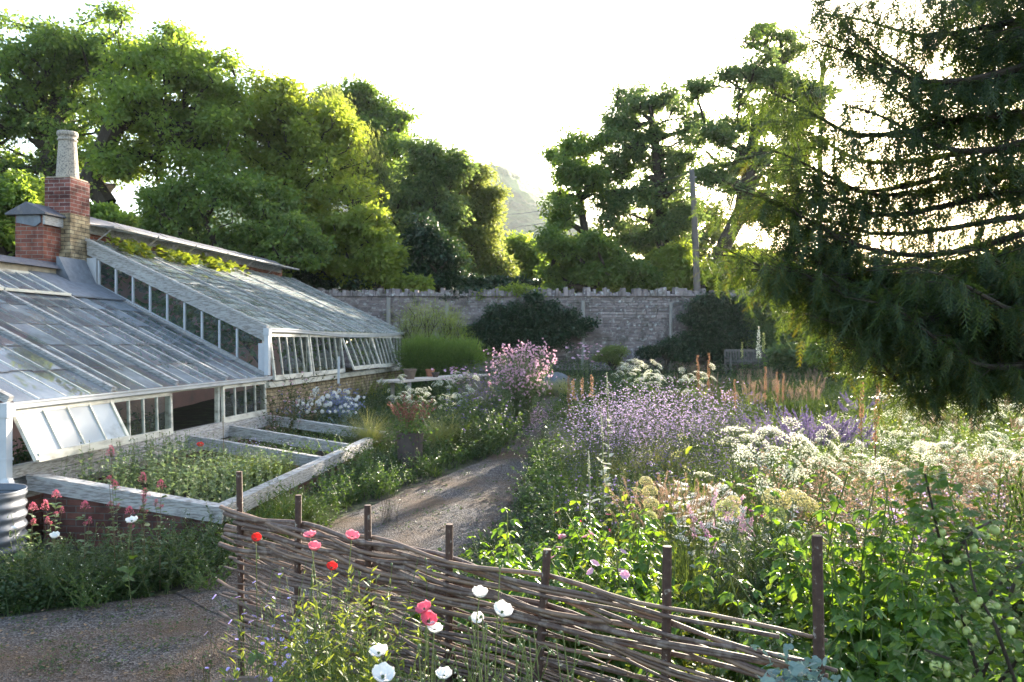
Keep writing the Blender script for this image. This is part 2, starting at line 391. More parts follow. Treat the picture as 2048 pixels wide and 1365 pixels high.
# distant hill
mh, nt, o = newmat('hillside'); v = objvec(nt, (.01,.01,.01)); a = noise(nt, 6, 10, v, .7); 
fld = noise(nt, 1.1, 2, v)
s = N(nt, 'SeparateXYZ'); t = nt.nodes.new('ShaderNodeTexCoord'); nt.links.new(t.outputs['Object'], s.inputs[0])
woods = ramp(nt, a, [(.35,(.02,.045,.02)),(.55,(.06,.12,.04)),(.7,(.12,.19,.06))])
col = mixc(nt, ramp(nt, fld, [(.52,(0,0,0)),(.56,(1,1,1))]), woods, (.24,.32,.12))
pbsdf(nt, o, col, .95, a, 1, 8); M['hill'] = mh
def hz(X, Y):
    r = np.sqrt(((X+100)/275)**2 + ((Y-640)/240)**2)
    h = 210*np.clip(1-r, 0, 1)**.95
    h2 = 70*np.clip(1-np.sqrt(((X+34)/105)**2 + ((Y-400)/90)**2), 0, 1)
    return np.maximum(np.minimum(h, 128), h2*.55) + (4*fbm(X, Y, .06, 5, 4) + 1.6*fbm(X, Y, .5, 9, 3))*(h > 1) + 1
mb = MB(); V, Fq = grid(np.arange(-480, 260, 3.), np.arange(300, 800, 4.), hz)
mb.add(V, Fq); hl = tag(mb.build('hill', M['hill'], smooth=True), kind='structure')
# air between here and the hill
mz, nt, o = newmat('haze'); vp = N(nt, 'VolumePrincipled'); vp.inputs['Color'].default_value = (.93, .96, 1, 1)
vp.inputs['Density'].default_value = .00017; vp.inputs['Anisotropy'].default_value = .25; nt.links.new(vp.outputs[0], o.inputs['Volume'])
mb = MB(); box(mb, (-3100, -700, -1.6), (3100, 4700, 165)); tag(mb.build('haze', mz), kind='stuff')

# ================================================================ greenhouses
GX, GY, GR = -4.94, 16.0, -rad(6.95)
def GL(x, y, z=0):   # greenhouse local -> world
    c, s = math.cos(GR), math.sin(GR); return np.array((GX + x*c - y*s, GY + x*s + y*c, z))
def roof_panes(mb, x0, z0, slope, x1, y0, y1, wid, length, jit=.004, laps=None):
    """small overlapping panes between x0 (eave) and x1 (top, negative)"""
    n = max(1, round((y1-y0)/wid)); L = abs(x1-x0); m = max(1, round(L/length))
    for i in range(n):
        off = rng.uniform(-.04, .04)
        for j in range(m):
            ya = y0+(y1-y0)*i/n; yb = y0+(y1-y0)*(i+1)/n
            a = x0+(x1-x0)*min(1, max(0, (j-(.02 if j else 0)+(off if 0 < j else 0))/m)); b = x0+(x1-x0)*min(1, (j+1+(off if j < m-1 else 0))/m)
            q = rng.uniform(-jit, jit, 3)
            za = z0+slope*abs(a-x0)+.012; zb = z0+slope*abs(b-x0)+.002
            mb.add([[a, ya, za+q[0]*.5], [a, yb, za+q[1]*.5], [b, yb, zb+q[2]*.4], [b, ya, zb]], np.array([[0, 1, 2, 3]]))
            if laps is not None and j:
                bar(laps, (a, ya, za+.004), (a, yb, za+.004), .012, .006)
def sash(parent, y0, y1, zb, zt, npan, tilt=0.0, glass='glass_side', name='window', x0=0.0):
    """hinged at top edge; bottom swings out by tilt metres"""
    e = bpy.data.objects.new(name, None); 
    h = zt-zb
    def pt(y, t): return np.array((x0 + .035 + tilt*(1-t), y, zb + h*t + (0.5*tilt*tilt/h)*(1-t)))
    f = MB(); w = .055
    bar(f, pt(y0+w/2, 0), pt(y0+w/2, 1), w, .045, (1, 0, 0)); bar(f, pt(y1-w/2, 0), pt(y1-w/2, 1), w, .045, (1, 0, 0))
    bar(f, pt(y0+w, .05), pt(y1-w, .05), .1, .043, (1, 0, 0)); bar(f, pt(y0+w, .965), pt(y1-w, .965), .055, .043, (1, 0, 0))
    for k in range(1, npan):
        yy = y0+w+(y1-y0-2*w)*k/npan; bar(f, pt(yy, .1), pt(yy, .94), .024, .04, (1, 0, 0))
    fo = f.build(name, M['paint'], parent)
    g = MB()
    for k in range(npan):
        ya = y0+w+(y1-y0-2*w)*k/npan+.012; yb = y0+w+(y1-y0-2*w)*(k+1)/npan-.012; q = rng.uniform(-.003, .003)
        a, b, c_, d = pt(ya, .1), pt(yb, .1), pt(yb, .94), pt(ya, .94); a[0] += q
        g.add([a, b, c_, d], np.array([[0, 1, 2, 3]]))
    g.build('glass_pane', M[glass], fo); return fo
# ---- low greenhouse
g1 = thing('greenhouse', 'low lean-to greenhouse with clear glass roof and propped front sash beside cold frames', 'greenhouse', (GX, GY, 0), GR)
Y0 = -6.95
mb = MB(); box(mb, (-4.15, Y0-.1, -.3), (-3.85, -.52, 3.70)); mb.build('back_wall', M['plaster'], g1)
mb = MB(); box(mb, (-3.85, Y0, -.1), (-3.83, -.02, 3.4)); mb.build('inner_plaster', M['pink'], g1)
mb = MB()
for k in range(22):
    y = Y0-.1+k*.295
    prism(mb, [(-4.26, 3.70), (-3.74, 3.70), (-3.78, 3.735), (-4.0, 3.85-.003*(k % 2)), (-4.22, 3.735)], y, y+.293)
mb.build('wall_coping', M['slate'], g1)
mb = MB(); box(mb, (-.26, Y0, -.2), (-.02, -.02, .46)); mb.build('plinth_wall', M['brick_dark'], g1)
mb = MB(); bar(mb, (.01, Y0, .79), (.01, -.02, .80), .10, .14); bar(mb, (-.02, Y0, .62), (-.02, -.02, .63), .05, .13); bar(mb, (-.03, Y0, .49), (-.03, -.02, .50), .04, .09)
mb.build('sill_boards', M['paint_old'], g1)
mb = MB(); bar(mb, (-.02, Y0, 1.535), (-.02, -.02, 1.535), .09, .09)
for y in (Y0+.03, -5.12, -3.48, -1.9, -.05): bar(mb, (-.03, y, .85), (-.03, y, 1.5), .07, .07, (1, 0, 0))
mb.build('front_posts', M['paint'], g1)
SL = .5
def rz1(x): return 1.585+SL*abs(x)
raft = []
for y in (-6.9, -5.0, -3.35, -1.7, -.06):
    mb = MB(); bar(mb, (.04, y, rz1(-.04)+.02), (-3.84, y, rz1(-3.84)+.0), .075, .09); mb.build('rafter', M['paint_old'], g1)
mb = MB(); ys = [-6.9, -5.0, -3.35, -1.7, -.06]
for a, b in zip(ys[:-1], ys[1:]):
    for k in (1, 2, 3):
        y = a+(b-a)*k/4; bar(mb, (.03, y, rz1(0)+.012), (-3.84, y, rz1(-3.84)+.012), .022, .03)
mb.build('glazing_bars', M['paint'], g1)
mb = MB(); lp = MB()
for a, b in zip(ys[:-1], ys[1:]): roof_panes(mb, .06, rz1(0)+.0, SL, -3.84, a+.04, b-.04, .4, .62, .006, lp)
mb.build('roof_glass', M['glass'], g1); tag(lp.build('glass_laps', M['lead'], g1), kind='stuff')
for a, b in zip(ys[:-1], ys[1:]):        # ventilator lights along the top
    if a < -1.75:
        f = MB(); z = lambda x: rz1(x)+.075
        for y in (a+.05, b-.05): bar(f, (-2.95, y, z(-2.95)), (-3.8, y, z(-3.8)), .06, .045)
        bar(f, (-2.98, a+.02, z(-2.98)), (-2.98, b-.02, z(-2.98)), .08, .05)
        bar(f, (-3.78, a+.08, z(-3.78)), (-3.78, b-.08, z(-3.78)), .08, .045)
        for k in (1, 2, 3): y = a+(b-a)*k/4; bar(f, (-3.02, y, z(-3.02)), (-3.74, y, z(-3.74)), .022, .035)
        fo = f.build('roof_vent', M['paint'], g1)
        g = MB(); roof_panes(g, -3.02, z(-3.02), SL, -3.74, a+.08, b-.08, .4, .72, .006); g.build('glass_pane', M['glass'], fo)
mb = MB(); prism(mb, [(-2.95, rz1(-2.95)+.06), (-3.86, rz1(-3.86)+.06), (-3.86, rz1(-3.86)+.1), (-2.95, rz1(-2.95)+.085)], -1.66, -.03)
prism(mb, [(-3.55, rz1(-3.55)+.09), (-3.85, rz1(-3.85)+.08), (-3.85, 3.95), (-3.80, 3.95)], -.9, -.1)
mb.build('lead_flashing', M['lead'], g1)
def gutter(parent, y0, y1, z, x=.06, sag=None):
    mb = MB(); n = 24; prof = [(-.05, .0), (-.045, -.055), (.0, -.075), (.05, -.06), (.055, -.02), (.07, 0), (.07, .015), (.055, .015), (.045, -.05), (0, -.062), (-.035, -.05), (-.04, 0)]
    ring = []
    for i in range(n):
        y = y0+(y1-y0)*i/(n-1); dz = sag(y) if sag else 0
        ring.append([(x+a, y, z+b+dz) for a, b in prof])
    V = np.array(ring).reshape(-1, 3); k = len(prof); i = np.arange(n-1)[:, None]*k; j = np.arange(k)[None]; j2 = (j+1) % k
    mb.add(V, np.stack([i+j, i+j2, i+k+j2, i+k+j], -1).reshape(-1, 4))
    mb.F.append((np.array([np.arange(k)]), 0)); mb.F.append((np.array([np.arange(k)[::-1]+(n-1)*k]), 0))
    return mb.build('gutter', M['white_plastic'], parent)
gutter(g1, Y0-.12, .16, 1.585)
mb = MB(); bar(mb, (.08, Y0-.06, 1.60), (.08, Y0-.06, 1.44), .13, .12, (1, 0, 0)); bar(mb, (.075, Y0-.06, 1.45), (.075, Y0-.06, .72), .095, .085, (1, 0, 0)); bar(mb, (.075, Y0-.06, .74), (.19, Y0-.1, .58), .1, .09, (1, 0, 0))
bar(mb, (.075, Y0-.06, .98), (.075, Y0-.06, .95), .11, .1, (1, 0, 0))
mb.build('downpipe', M['white_plastic'], g1)
sash(g1, -6.88, -5.05, .86, 1.50, 4, .30, 'glass_skywhite', 'open_sash')
sash(g1, -5.05, -3.52, .86, 1.50, 4, .02, 'glass_side', 'window')
sash(g1, -1.86, -.08, .86, 1.50, 4, .015, 'glass_side', 'window')
# near gable of the low greenhouse
mb = MB(); prism(mb, [(-.02, -.2), (-3.84, -.2), (-3.84, 1.0), (-.02, .9)], Y0-.12, Y0-.02); mb.build('gable_wall', M['brick_dark'], g1)
mb = MB()
for x in np.arange(-.5, -3.8, -.5): bar(mb, (x, Y0-.07, .9), (x, Y0-.07, rz1(x)-.05), .04, .05, (0, 1, 0))
mb.build('gable_bars', M['paint'], g1)
mb = MB(); mb.add([[-.02, Y0-.06, .9], [-3.84, Y0-.06, .95], [-3.84, Y0-.06, rz1(-3.84)-.03], [-.02, Y0-.06, rz1(0)-.03]], np.array([[0, 1, 2, 3]])); mb.build('gable_glass', M['glass_side'], g1)
# ---- tall vine house
g2 = thing('vine_house', 'tall lean-to greenhouse with mossy glass roof, sagging gutter and brick chimney', 'greenhouse', (GX, GY, 0), GR)
S2 = .472
YE = 11.1
def rz2(x): return 2.535+S2*abs(x)
mb = MB(); box(mb, (-4.64, -1.0, -.2), (-4.05, 10.4, 4.74)); mb.build('back_wall', M['brick_red'], g2)
mb = MB(); box(mb, (-4.05, .12, -.1), (-4.03, 10.35, 4.45)); mb.build('inner_plaster', M['pink'], g2)
mb = MB()
for k in range(38):
    y = -1.1+k*.305; dz = rng.uniform(-.006, .006)
    prism(mb, [(-4.78, 4.745+dz), (-3.93, 4.745+dz), (-3.93, 4.775+dz), (-4.34, 4.99+dz), (-4.78, 4.775+dz)], y, y+.3)
mb.build('wall_coping', M['slate'], g2)
mb = MB(); box(mb, (-4.04, -1.03, 4.56), (-3.99, 10.2, 4.735)); mb.build('wall_plate', M['paint_old'], g2)
mb = MB(); prism(mb, [(-4.6, 4.60), (-4.2, 4.52), (-4.08, 4.6), (-4.1, 4.74), (-4.6, 4.74)], -1.03, -.99); mb.build('lead_patch', M['lead'], g2)
mb = MB(); box(mb, (-.25, .0, -.1), (-.0, YE, 1.36)); mb.build('front_wall', M['brick_buff'], g2)
mb = MB(); box(mb, (-3.86, YE-.24, -.1), (-.26, YE, 1.4)); mb.build('far_gable_wall', M['brick_buff'], g2)
mb = MB(); bar(mb, (.03, -.03, 1.42), (.05, YE+.05, 1.42), .16, .11); bar(mb, (-.02, 0.02, 2.49), (-.02, YE, 2.49), .09, .09)
for y in (.06, 2.2, 4.42, 7.0, 9.0, YE-.05): bar(mb, (-.03, y, 1.47), (-.03, y, 2.45), .08, .08, (1, 0, 0))
mb.build('sill_and_posts', M['paint'], g2)
sag = lambda y: -.085*math.sin(math.pi*min(1, max(0, (y-.5)/9.7)))**2 + (.05*max(0, (y-9.3)/1.8))
gutter(g2, -.1, YE+.12, 2.545, sag=sag)
for a, b, t in ((.1, 2.16, .12), (2.24, 4.4, .12), (4.46, 6.95, .34), (7.05, 8.98, .26), (9.04, YE-.08, .02)):
    sash(g2, a, b, 1.50, 2.45, 5, t, 'glass_side', 'window')
mb = MB()
for y in np.arange(.06, YE, 1.57): bar(mb, (.04, y, rz2(0)+.02), (-4.0, y, rz2(-4.0)+.02), .06, .08)
mb.build('rafters', M['paint_old'], g2)
mb = MB()
for i, y in enumerate(np.arange(.06, YE-.1, .314)):
    if i % 5: bar(mb, (.04, y, rz2(0)+.01), (-4.0, y, rz2(-4.0)+.01), .02, .028)
mb.build('glazing_bars', M['paint'], g2)
mb = MB(); lp = MB(); roof_panes(mb, .07, rz2(0), S2, -4.0, .08, YE-.02, .314, .30, .007, lp)
mb.build('roof_glass', M['glass_moss'], g2); tag(lp.build('glass_laps', M['lead'], g2), kind='stuff')
mb = MB()   # barge board of the near gable
prism(mb, [(.06, rz2(0)-.17), (-3.80, rz2(-3.8)-.17), (-3.80, rz2(-3.8)+.04), (.06, rz2(0)+.04)], -.06, .0)
prism(mb, [(.075, rz2(0)+.02), (-3.82, rz2(-3.82)+.02), (-3.82, rz2(-3.82)+.075), (.075, rz2(0)+.075)], -.09, -.0601)
prism(mb, [(.06, rz2(0)-.26), (-3.80, rz2(-3.8)-.26), (-3.80, rz2(-3.8)-.172), (.06, rz2(0)-.172)], -.045, -.005)
mb.build('barge_board', M['paint_old'], g2)
mb = MB(); bar(mb, (-.05, -.01, 1.40), (-.05, -.01, rz2(0)-.28), .12, .12, (0, 1, 0)); bar(mb, (-3.7, -.01, 3.3), (-3.7, -.01, rz2(-3.7)-.28), .2, .1, (0, 1, 0))
for k in range(9):
    x = -.58-k*.372; bar(mb, (x, -.01, rz1(x)+.02), (x, -.01, rz2(x)-.26), .035, .05, (0, 1, 0))
bar(mb, (-.1, .01, rz1(-.1)+.06), (-3.6, .01, rz1(-3.6)+.06), .04, .06)
mb.build('gable_frame', M['white_plastic'], g2)
mb = MB()
xs = [-.1]+[-.58-k*.372 for k in range(9)]
for a, b in zip(xs[:-1], xs[1:]):
    q = rng.uniform(-.004, .004)
    mb.add([[a, q, rz1(a)+.05], [b, 0, rz1(b)+.05], [b, 0, rz2(b)-.24], [a, -q, rz2(a)-.24]], np.array([[0, 1, 2, 3]]))
mb.build('gable_glass', M['glass_side'], g2)
mb = MB(); bar(mb, (.085, -.08, 2.56), (.085, -.08, 2.42), .13, .12, (1, 0, 0)); bar(mb, (.085, -.08, 2.43), (.085, -.08, 1.62), .1, .09, (1, 0, 0)); mb.build('downpipe', M['white_plastic'], g2)
for k in range(6):   # propped ridge ventilators
    a = .25+k*1.68; b = a+1.6; f = MB()
    p = lambda x: 4.735-(x+4.0)*.10
    for y in (a+.03, b-.03): bar(f, (-3.995, y, p(-4.0)), (-3.42, y, p(-3.42)), .06, .035)
    bar(f, (-3.43, a, p(-3.43)-.001), (-3.43, b, p(-3.43)-.001), .07, .04)
    for j in range(1, 5): y = a+(b-a)*j/5; bar(f, (-3.99, y, p(-3.99)), (-3.47, y, p(-3.47)), .02, .03)
    bar(f, (-3.5, a+.1, p(-3.5)-.03), (-3.85, a+.1, rz2(-3.85)+.05), .02, .02)
    fo = f.build('ridge_vent', M['paint_old'], g2)
    g = MB(); g.add([[-3.46, a+.06, p(-3.46)], [-3.46, b-.06, p(-3.46)], [-3.98, b-.06, p(-3.98)], [-3.98, a+.06, p(-3.98)]], np.array([[0, 1, 2, 3]])); g.build('glass_pane', M['glass_moss'], fo)
# chimney
mb = MB(); box(mb, (-4.40, -.50, 4.86), (-3.85, .11, 5.57)); ch = mb.build('chimney', M['brick_stained'], g2)
mb = MB(); box(mb, (-4.403, -.503, 4.11), (-3.847, .113, 4.86)); box(mb, (-4.45, -.55, 2.9), (-3.80, .116, 4.06))
box(mb, (-4.43, -.53, 4.06), (-3.82, .1145, 4.11)); mb.build('buff_brickwork', M['brick_buff'], ch)
mb = MB(); box(mb, (-4.38, -.48, 5.57), (-3.87, .09, 5.60)); mb.build('mortar_cap', M['plaster'], ch)
M['pot'] = simple('lichened_pot', [(.35,(.40,.35,.29)),(.52,(.33,.29,.24)),(.60,(.17,.15,.14)),(.8,(.10,.09,.085))], 34, .85, .4, .004)
mb = MB(); lathe(mb, [(.215, 5.59), (.205, 5.75), (.165, 6.36), (.185, 6.37), (.19, 6.40), (.168, 6.42), (.17, 6.45), (.195, 6.48), (.20, 6.53), (.185, 6.56), (.135, 6.56), (.13, 6.3)], 24, (-4.13, -.19, 0))
mb.build('chimney_pot', M['pot'], ch, smooth=False)
# ---- cold frames
cf = thing('cold_frame', 'long three-bay cold frame with flaking white timber rails on a low red brick wall', 'cold frame', (GX, GY, 0), GR)
YF = -6.72
def zb(y): return .75+.012*(y+6.7)
def zf(y): return .42+.016*(y+6.7)
mb = MB()
prism(mb, [(.3, -.3), (2.42, -.3), (2.42, zf(YF)-.17), (.3, zb(YF)-.17)], YF+.02, YF+.14)
prism(mb, [(YF+.141, -.3), (-.1, -.2), (-.1, zf(0)-.17), (YF+.141, zf(YF)-.17)], 2.30, 2.42, 0)
mb.build('brick_wall', M['brick_dark'], cf)
def rail(p0, p1, wd=.15, hh=.17):
    mb = MB(); p0 = np.array(p0); p1 = np.array(p1); d = (p1-p0)/np.linalg.norm(p1-p0); s = np.cross(d, (0, 0, 1))
    bar(mb, p0-(0, 0, .015), p1-(0, 0, .015), wd, .03)
    bar(mb, p0+s*wd*.33-(0, 0, .11), p1+s*wd*.33-(0, 0, .11), .035, hh-.02)
    bar(mb, p0-s*wd*.33-(0, 0, .11), p1-s*wd*.33-(0, 0, .11), .035, hh-.02)
    bar(mb, p0-s*.0-(0, 0, .05)+s*(wd*.36+.014), p1-(0, 0, .05)+s*(wd*.36+.014), .02, .03)
    mb.build('rail', M['paint_old'], cf)
rail((.1, YF+.075, zb(YF)), (2.50, YF+.075, zf(YF)), .17)
rail((2.42, YF+.16, zf(YF)), (2.42, -.9, zf(-.9)))
rail((.10, -.06, zb(0)-.005), (2.5, -.06, zf(0)-.005))
rail((.10, -3.1, zb(-3.1)-.01), (2.34, -3.1, zf(-3.1)-.01), .11)
rail((.10, -1.72, zb(-1.7)-.01), (2.34, -1.72, zf(-1.7)-.01), .11)
rail((.08, YF+.16, zb(YF)-.02), (.08, -.15, zb(0)-.02), .1)
mb = MB(); V, Fq = grid(np.linspace(.12, 2.3, 12), np.linspace(YF+.14, -.14, 40), lambda X, Y: .30-.09*X+.02*fbm(X, Y, 6, 4)+.012*(Y+6.7)); mb.add(V, Fq)
mb.build('soil_bed', M['soil'], cf)

# ================================================================ stone garden wall
m, nt, o = newmat('rubble_stone'); g = N(nt, 'NewGeometry'); v = objvec(nt, (1, 1, 1))
c = mixc(nt, g.outputs['Random Per Island'], (.14,.115,.115), (.27,.22,.21)); n = noise(nt, 7, 8, v, .7)
c = mixc(nt, ramp(nt, n, [(.53,(0,0,0)),(.64,(1,1,1))]), c, (.40,.39,.37)); n2 = noise(nt, 2.3, 6, v)
c = mixc(nt, ramp(nt, n2, [(.5,(0,0,0)),(.72,(.85,.85,.85))]), c, (.07,.065,.05))
pbsdf(nt, o, c, .92, n, .7, .02, .2); M['stone'] = m
WY = 30.0; WT = 3.98
sw = thing('garden_wall', 'long rubble stone garden wall with upright coping stones along its top', 'wall', (0, WY, 0))
mb = MB()
box(mb, (-16, .04, .2), (46, .55, WT-.02))
z = 1.0
while z < WT:
    h = rng.uniform(.05, .12); x = -16+rng.uniform(0, .3)
    if z > 1.0 and z+h > WT: h = WT-z
    while x < 46:
        L = rng.uniform(.12, .5); pr_ = rng.uniform(0, .035)
        hh = h-.008; a = [x+.006, -pr_, z]; 
        xx = [x+.006+rng.uniform(0, .01), x+L-.006-rng.uniform(0, .01)]
        mb.add([[xx[0], -pr_, z], [xx[1], -pr_, z+rng.uniform(0, .01)], [xx[1], -pr_*.6, z+hh], [xx[0], -pr_*.8, z+hh-rng.uniform(0, .012)],
                [xx[0], .06, z], [xx[1], .06, z], [xx[1], .06, z+hh], [xx[0], .06, z+hh]],
               np.array([[0, 1, 2, 3], [0, 4, 5, 1], [3, 2, 6, 7], [0, 3, 7, 4], [1, 5, 6, 2]]))
        x += L
    z += h
mb.build('stonework', M['stone'], sw)
mb = MB(); x = -16
while x < 46:
    L = rng.uniform(.06, .19); hgt = rng.choice([rng.uniform(.10, .2), rng.uniform(.2, .36)], p=[.3, .7]); q = rng.uniform(-.035, .035, 4)
    mb.add([[x, -.08+q[0], WT], [x+L-.012, -.08+q[0], WT], [x+L-.012, .6, WT], [x, .6, WT],
            [x+q[1]*.4, -.04+q[2], WT+hgt-.02], [x+L-.012+q[3]*.4, -.05+q[2], WT+hgt-.05*rng.random()], [x+L-.012, .55, WT+hgt-.03], [x, .55, WT+hgt]], BOXF)
    x += L
mb.build('coping_stones', M['stone'], sw)
for i, (px, yt, r, lab) in enumerate(((776,596,.085,'round grey timber post against the stone wall beside the tall greenhouse'),(893,606,.08,'short grey post top against the wall above the yellow-green fennel'),
                     (1165,602,.08,'grey timber post against the wall at the right edge of the dark ivy'),(1341,606,.07,'grey timber post against the bare part of the wall, right of the middle'))):
    b = G(px, WY-.22); t = P(px, yt, WY-.22); mb = MB()
    tube(mb, [(0, 0, -.1), (.01, 0, (t[2]-b[2])*.5), (.02, 0, t[2]-b[2])], [r, r*.98, r*.92], 8); o = mb.build('timber_post', M['grey_wood']); o.location = b
    tag(o, lab, 'post', 'posts along the garden wall')
# telegraph pole and wires
b = G(1398, 33); mb = MB(); H = P(1385, 340, 33)[2]-b[2]
tube(mb, [(0, 0, -.3), (-.08, 0, H*.4), (-.2, 0, H*.8), (-.3, 0, H)], [.16, .145, .12, .10], 12); 
tp = thing('telegraph_pole', 'tall slightly leaning grey wooden pole behind the stone wall', 'pole', b); po = mb.build('pole_shaft', simple('tarred_pole', [(.3,(.15,.13,.115)),(.6,(.10,.085,.075)),(.8,(.19,.17,.15))], 9, .85, .4, .005, (1, 1, .15)), tp, smooth=True)
mb = MB(); box(mb, (-.42, -.03, H-.35), (-.1, .04, H-.29)); lathe(mb, [(.02, 0), (.035, .02), (.03, .08), (.01, .1)], 8, (-.36, 0, H-.29)); mb.build('insulator_arm', M['grey_wood'], tp)
for (a, b2, sg, lab) in ((P(1385, 345, 33), P(930, 420, 120), 1.2, 'upper thin black overhead cable crossing in front of the far hill'), (P(1385, 372, 33), P(930, 452, 120), 1.0, 'lower thin black overhead cable crossing in front of the far hill')):
    t = np.linspace(0, 1, 24)[:, None]; pts = a*(1-t)+b2*t; pts[:, 2] -= sg*4*(t*(1-t))[:, 0]
    mb = MB(); tube(mb, pts, .02, 4); tag(mb.build('overhead_cable', M['wire']), lab, 'cable', 'overhead cables')
# bench
M['bench_wood'] = simple('bench_wood', [(.3,(.15,.135,.12)),(.6,(.10,.09,.08)),(.8,(.20,.18,.16))], 14, .85, .5, .006, (1, 1, .15))
bn = thing('garden_bench', 'weathered slatted wooden garden bench against the ivy below the stone wall', 'bench', G(1505, 27.9), rad(4))
bw = .78
def bb(name, *bars_):
    mb = MB()
    for a, b_, wd, hg in bars_: bar(mb, a, b_, wd, hg, (0, 1, 0) if abs(a[2]-b_[2]) > .1 else (0, 0, 1))
    return mb.build(name, M['bench_wood'], bn)
for sx in (-1, 1):
    bb('leg', ((sx*bw, 0, 0), (sx*bw, 0, .62), .06, .06)); bb('leg', ((sx*bw, .5, 0), (sx*bw, .58, .92), .06, .06)); bb('armrest', ((sx*bw, -.03, .65), (sx*bw, .55, .65), .08, .04))
bb('seat', *[((-bw-.02, .03+k*.085, .44), (bw+.02, .03+k*.085, .44), .065, .03) for k in range(6)])
bb('backrest', *([((-bw+.03, .56, .9), (bw-.03, .56, .9), .05, .08), ((-bw+.03, .52, .52), (bw-.03, .52, .52), .05, .07)]+[((-bw+.1+k*.098, .52, .55), (-bw+.1+k*.098, .555, .87), .05, .02) for k in range(15)]))
# rustic table with pots
tb = thing('rustic_table', 'low table of pale waney-edged planks holding clay pots beyond the greenhouse', 'table', (0, 0, 0))
ta = P(778, 762, 19.5); tz = ta[2]; tR = P(958, 750, 23.5)[:2]
d = np.array([tR[0]-ta[0], tR[1]-ta[1]]); Lt = np.linalg.norm(d); ang = math.atan2(d[1], d[0])
tb.location = (ta[0], ta[1], 0); tb.rotation_euler = (0, 0, ang)
mb = MB()
for k in range(3):
    n = 14; V = []
    for i in range(n):
        x = Lt*i/(n-1); e = .02*math.sin(i*1.3+k)+(0.03*math.sin(i*.6) if k != 1 else 0)
        for yy, zz in ((-.36+k*.24+e*(k == 0), tz-.05), (-.13+k*.24+e*(k == 2), tz-.05), (-.13+k*.24+e*(k == 2), tz), (-.36+k*.24+e*(k == 0), tz)): V.append((x, yy, zz))
    i = np.arange(n-1)[:, None]*4; j = np.arange(4)[None]; j2 = (j+1) % 4
    mb.add(V, np.stack([i+j, i+j2, i+4+j2, i+4+j], -1).reshape(-1, 4)); mb.F.append((np.array([[0, 1, 2, 3]])+mb.n-n*4, 0)); mb.F.append((np.array([[3, 2, 1, 0]])+mb.n-4, 0))
mb.build('tabletop', simple('pale_planks', [(.3,(.50,.43,.36)),(.7,(.36,.31,.27))], 10, .8, .4, .005, (.2, 2, 1)), tb)
for x in (.5, Lt-.5):
    for y in (-.25, .25):
        mb = MB(); tube(mb, [(x, y, .2), (x, y, tz-.05)], [.05, .05], 8); mb.build('leg', M['grey_wood'], tb)
for px, d_, r, h, mt, lab in ((820, 20.2, .17, .26, 'brown_pot', 'large brown clay pot at the near end of the rustic table'), (860, 21.6, .13, .20, 'terracotta', 'pale clay pot in the middle of the rustic table'), (871, 21.3, .11, .13, 'rust', 'small dark bowl beside the pale pot on the rustic table')):
    mb = MB(); lathe(mb, [(r*.62, 0), (r*.9, h*.75), (r, h*.8), (r, h), (r*.9, h), (r*.85, h*.6), (.01, h*.55)], 18, cap=False); mb.F.append((np.array([np.arange(18)[::-1]]), 0)); o = mb.build('plant_pot', M[mt], smooth=False); o.location = (P(px, 760, d_)[0], d_, tz+.002)
    tag(o, lab, 'pot', 'pots on the rustic table')
# dome boulder
mb = MB(); nU, nV = 26, 12; V = []
for j in range(nV):
    ph = math.pi/2*j/(nV-1)
    for i in range(nU):
        t = 2*math.pi*i/nU; r = 1+.06*math.sin(3*t+1)+.05*math.sin(7*t+ph*3); V.append((.62*r*math.cos(t)*math.cos(ph), .5*r*math.sin(t)*math.cos(ph), .62*math.sin(ph)**.9-.08))
i = np.arange(nV-1)[:, None]*nU; j = np.arange(nU)[None]; mb.add(V, np.stack([i+j, i+(j+1) % nU, i+nU+(j+1) % nU, i+nU+j], -1).reshape(-1, 4))
o = mb.build('dome_boulder', simple('blue_grey_stone', [(.3,(.13,.14,.155)),(.6,(.08,.085,.095)),(.75,(.24,.25,.26))], 6, .8, .5, .02), smooth=True); o.location = G(1112, 24); o.scale = (.85, 1, 1.0)
tag(o, 'smooth blue-grey domed boulder between the pink bush and the stone wall', 'boulder')
# corrugated tank
tk = thing('water_butt', 'round corrugated galvanised water butt beneath the greenhouse downpipe', 'water butt', G(-38, 8.2))
mb = MB(); prof = [(.40, 0)]
for k in range(46): zz = .02+k*.0185; prof.append((.40+.014*math.sin(k*2*math.pi/6), zz))
prof += [(.412, .87), (.39, .87), (.385, .80)]
lathe(mb, prof, 40, cap=False); mb.build('corrugated_wall', M['galv'], tk, smooth=True)
mb = MB(); lathe(mb, [(.392, .76), (.25, .79), (.1, .80)], 24); mb.build('soil_fill', M['soil'], tk)
# bin planter
bp_ = thing('bin_planter', 'dark rusty metal bin planter standing at the corner of the cold frames', 'planter', gd(820, 935))
mb = MB(); lathe(mb, [(.19, 0), (.2, .02), (.225, .55), (.235, .56), (.235, .59), (.215, .59), (.21, .5)], 28, cap=False); lathe(mb, [(.212, .5), (.1, .52)], 20); mb.build('bin_wall', M['rust'], bp_, smooth=False)
for sx in (-1, 1):
    mb = MB(); tube(mb, [(sx*.225, -.05, .45), (sx*.27, -.04, .44), (sx*.27, .04, .44), (sx*.225, .05, .45)], .008, 6); mb.build('handle', M['rust'], bp_)
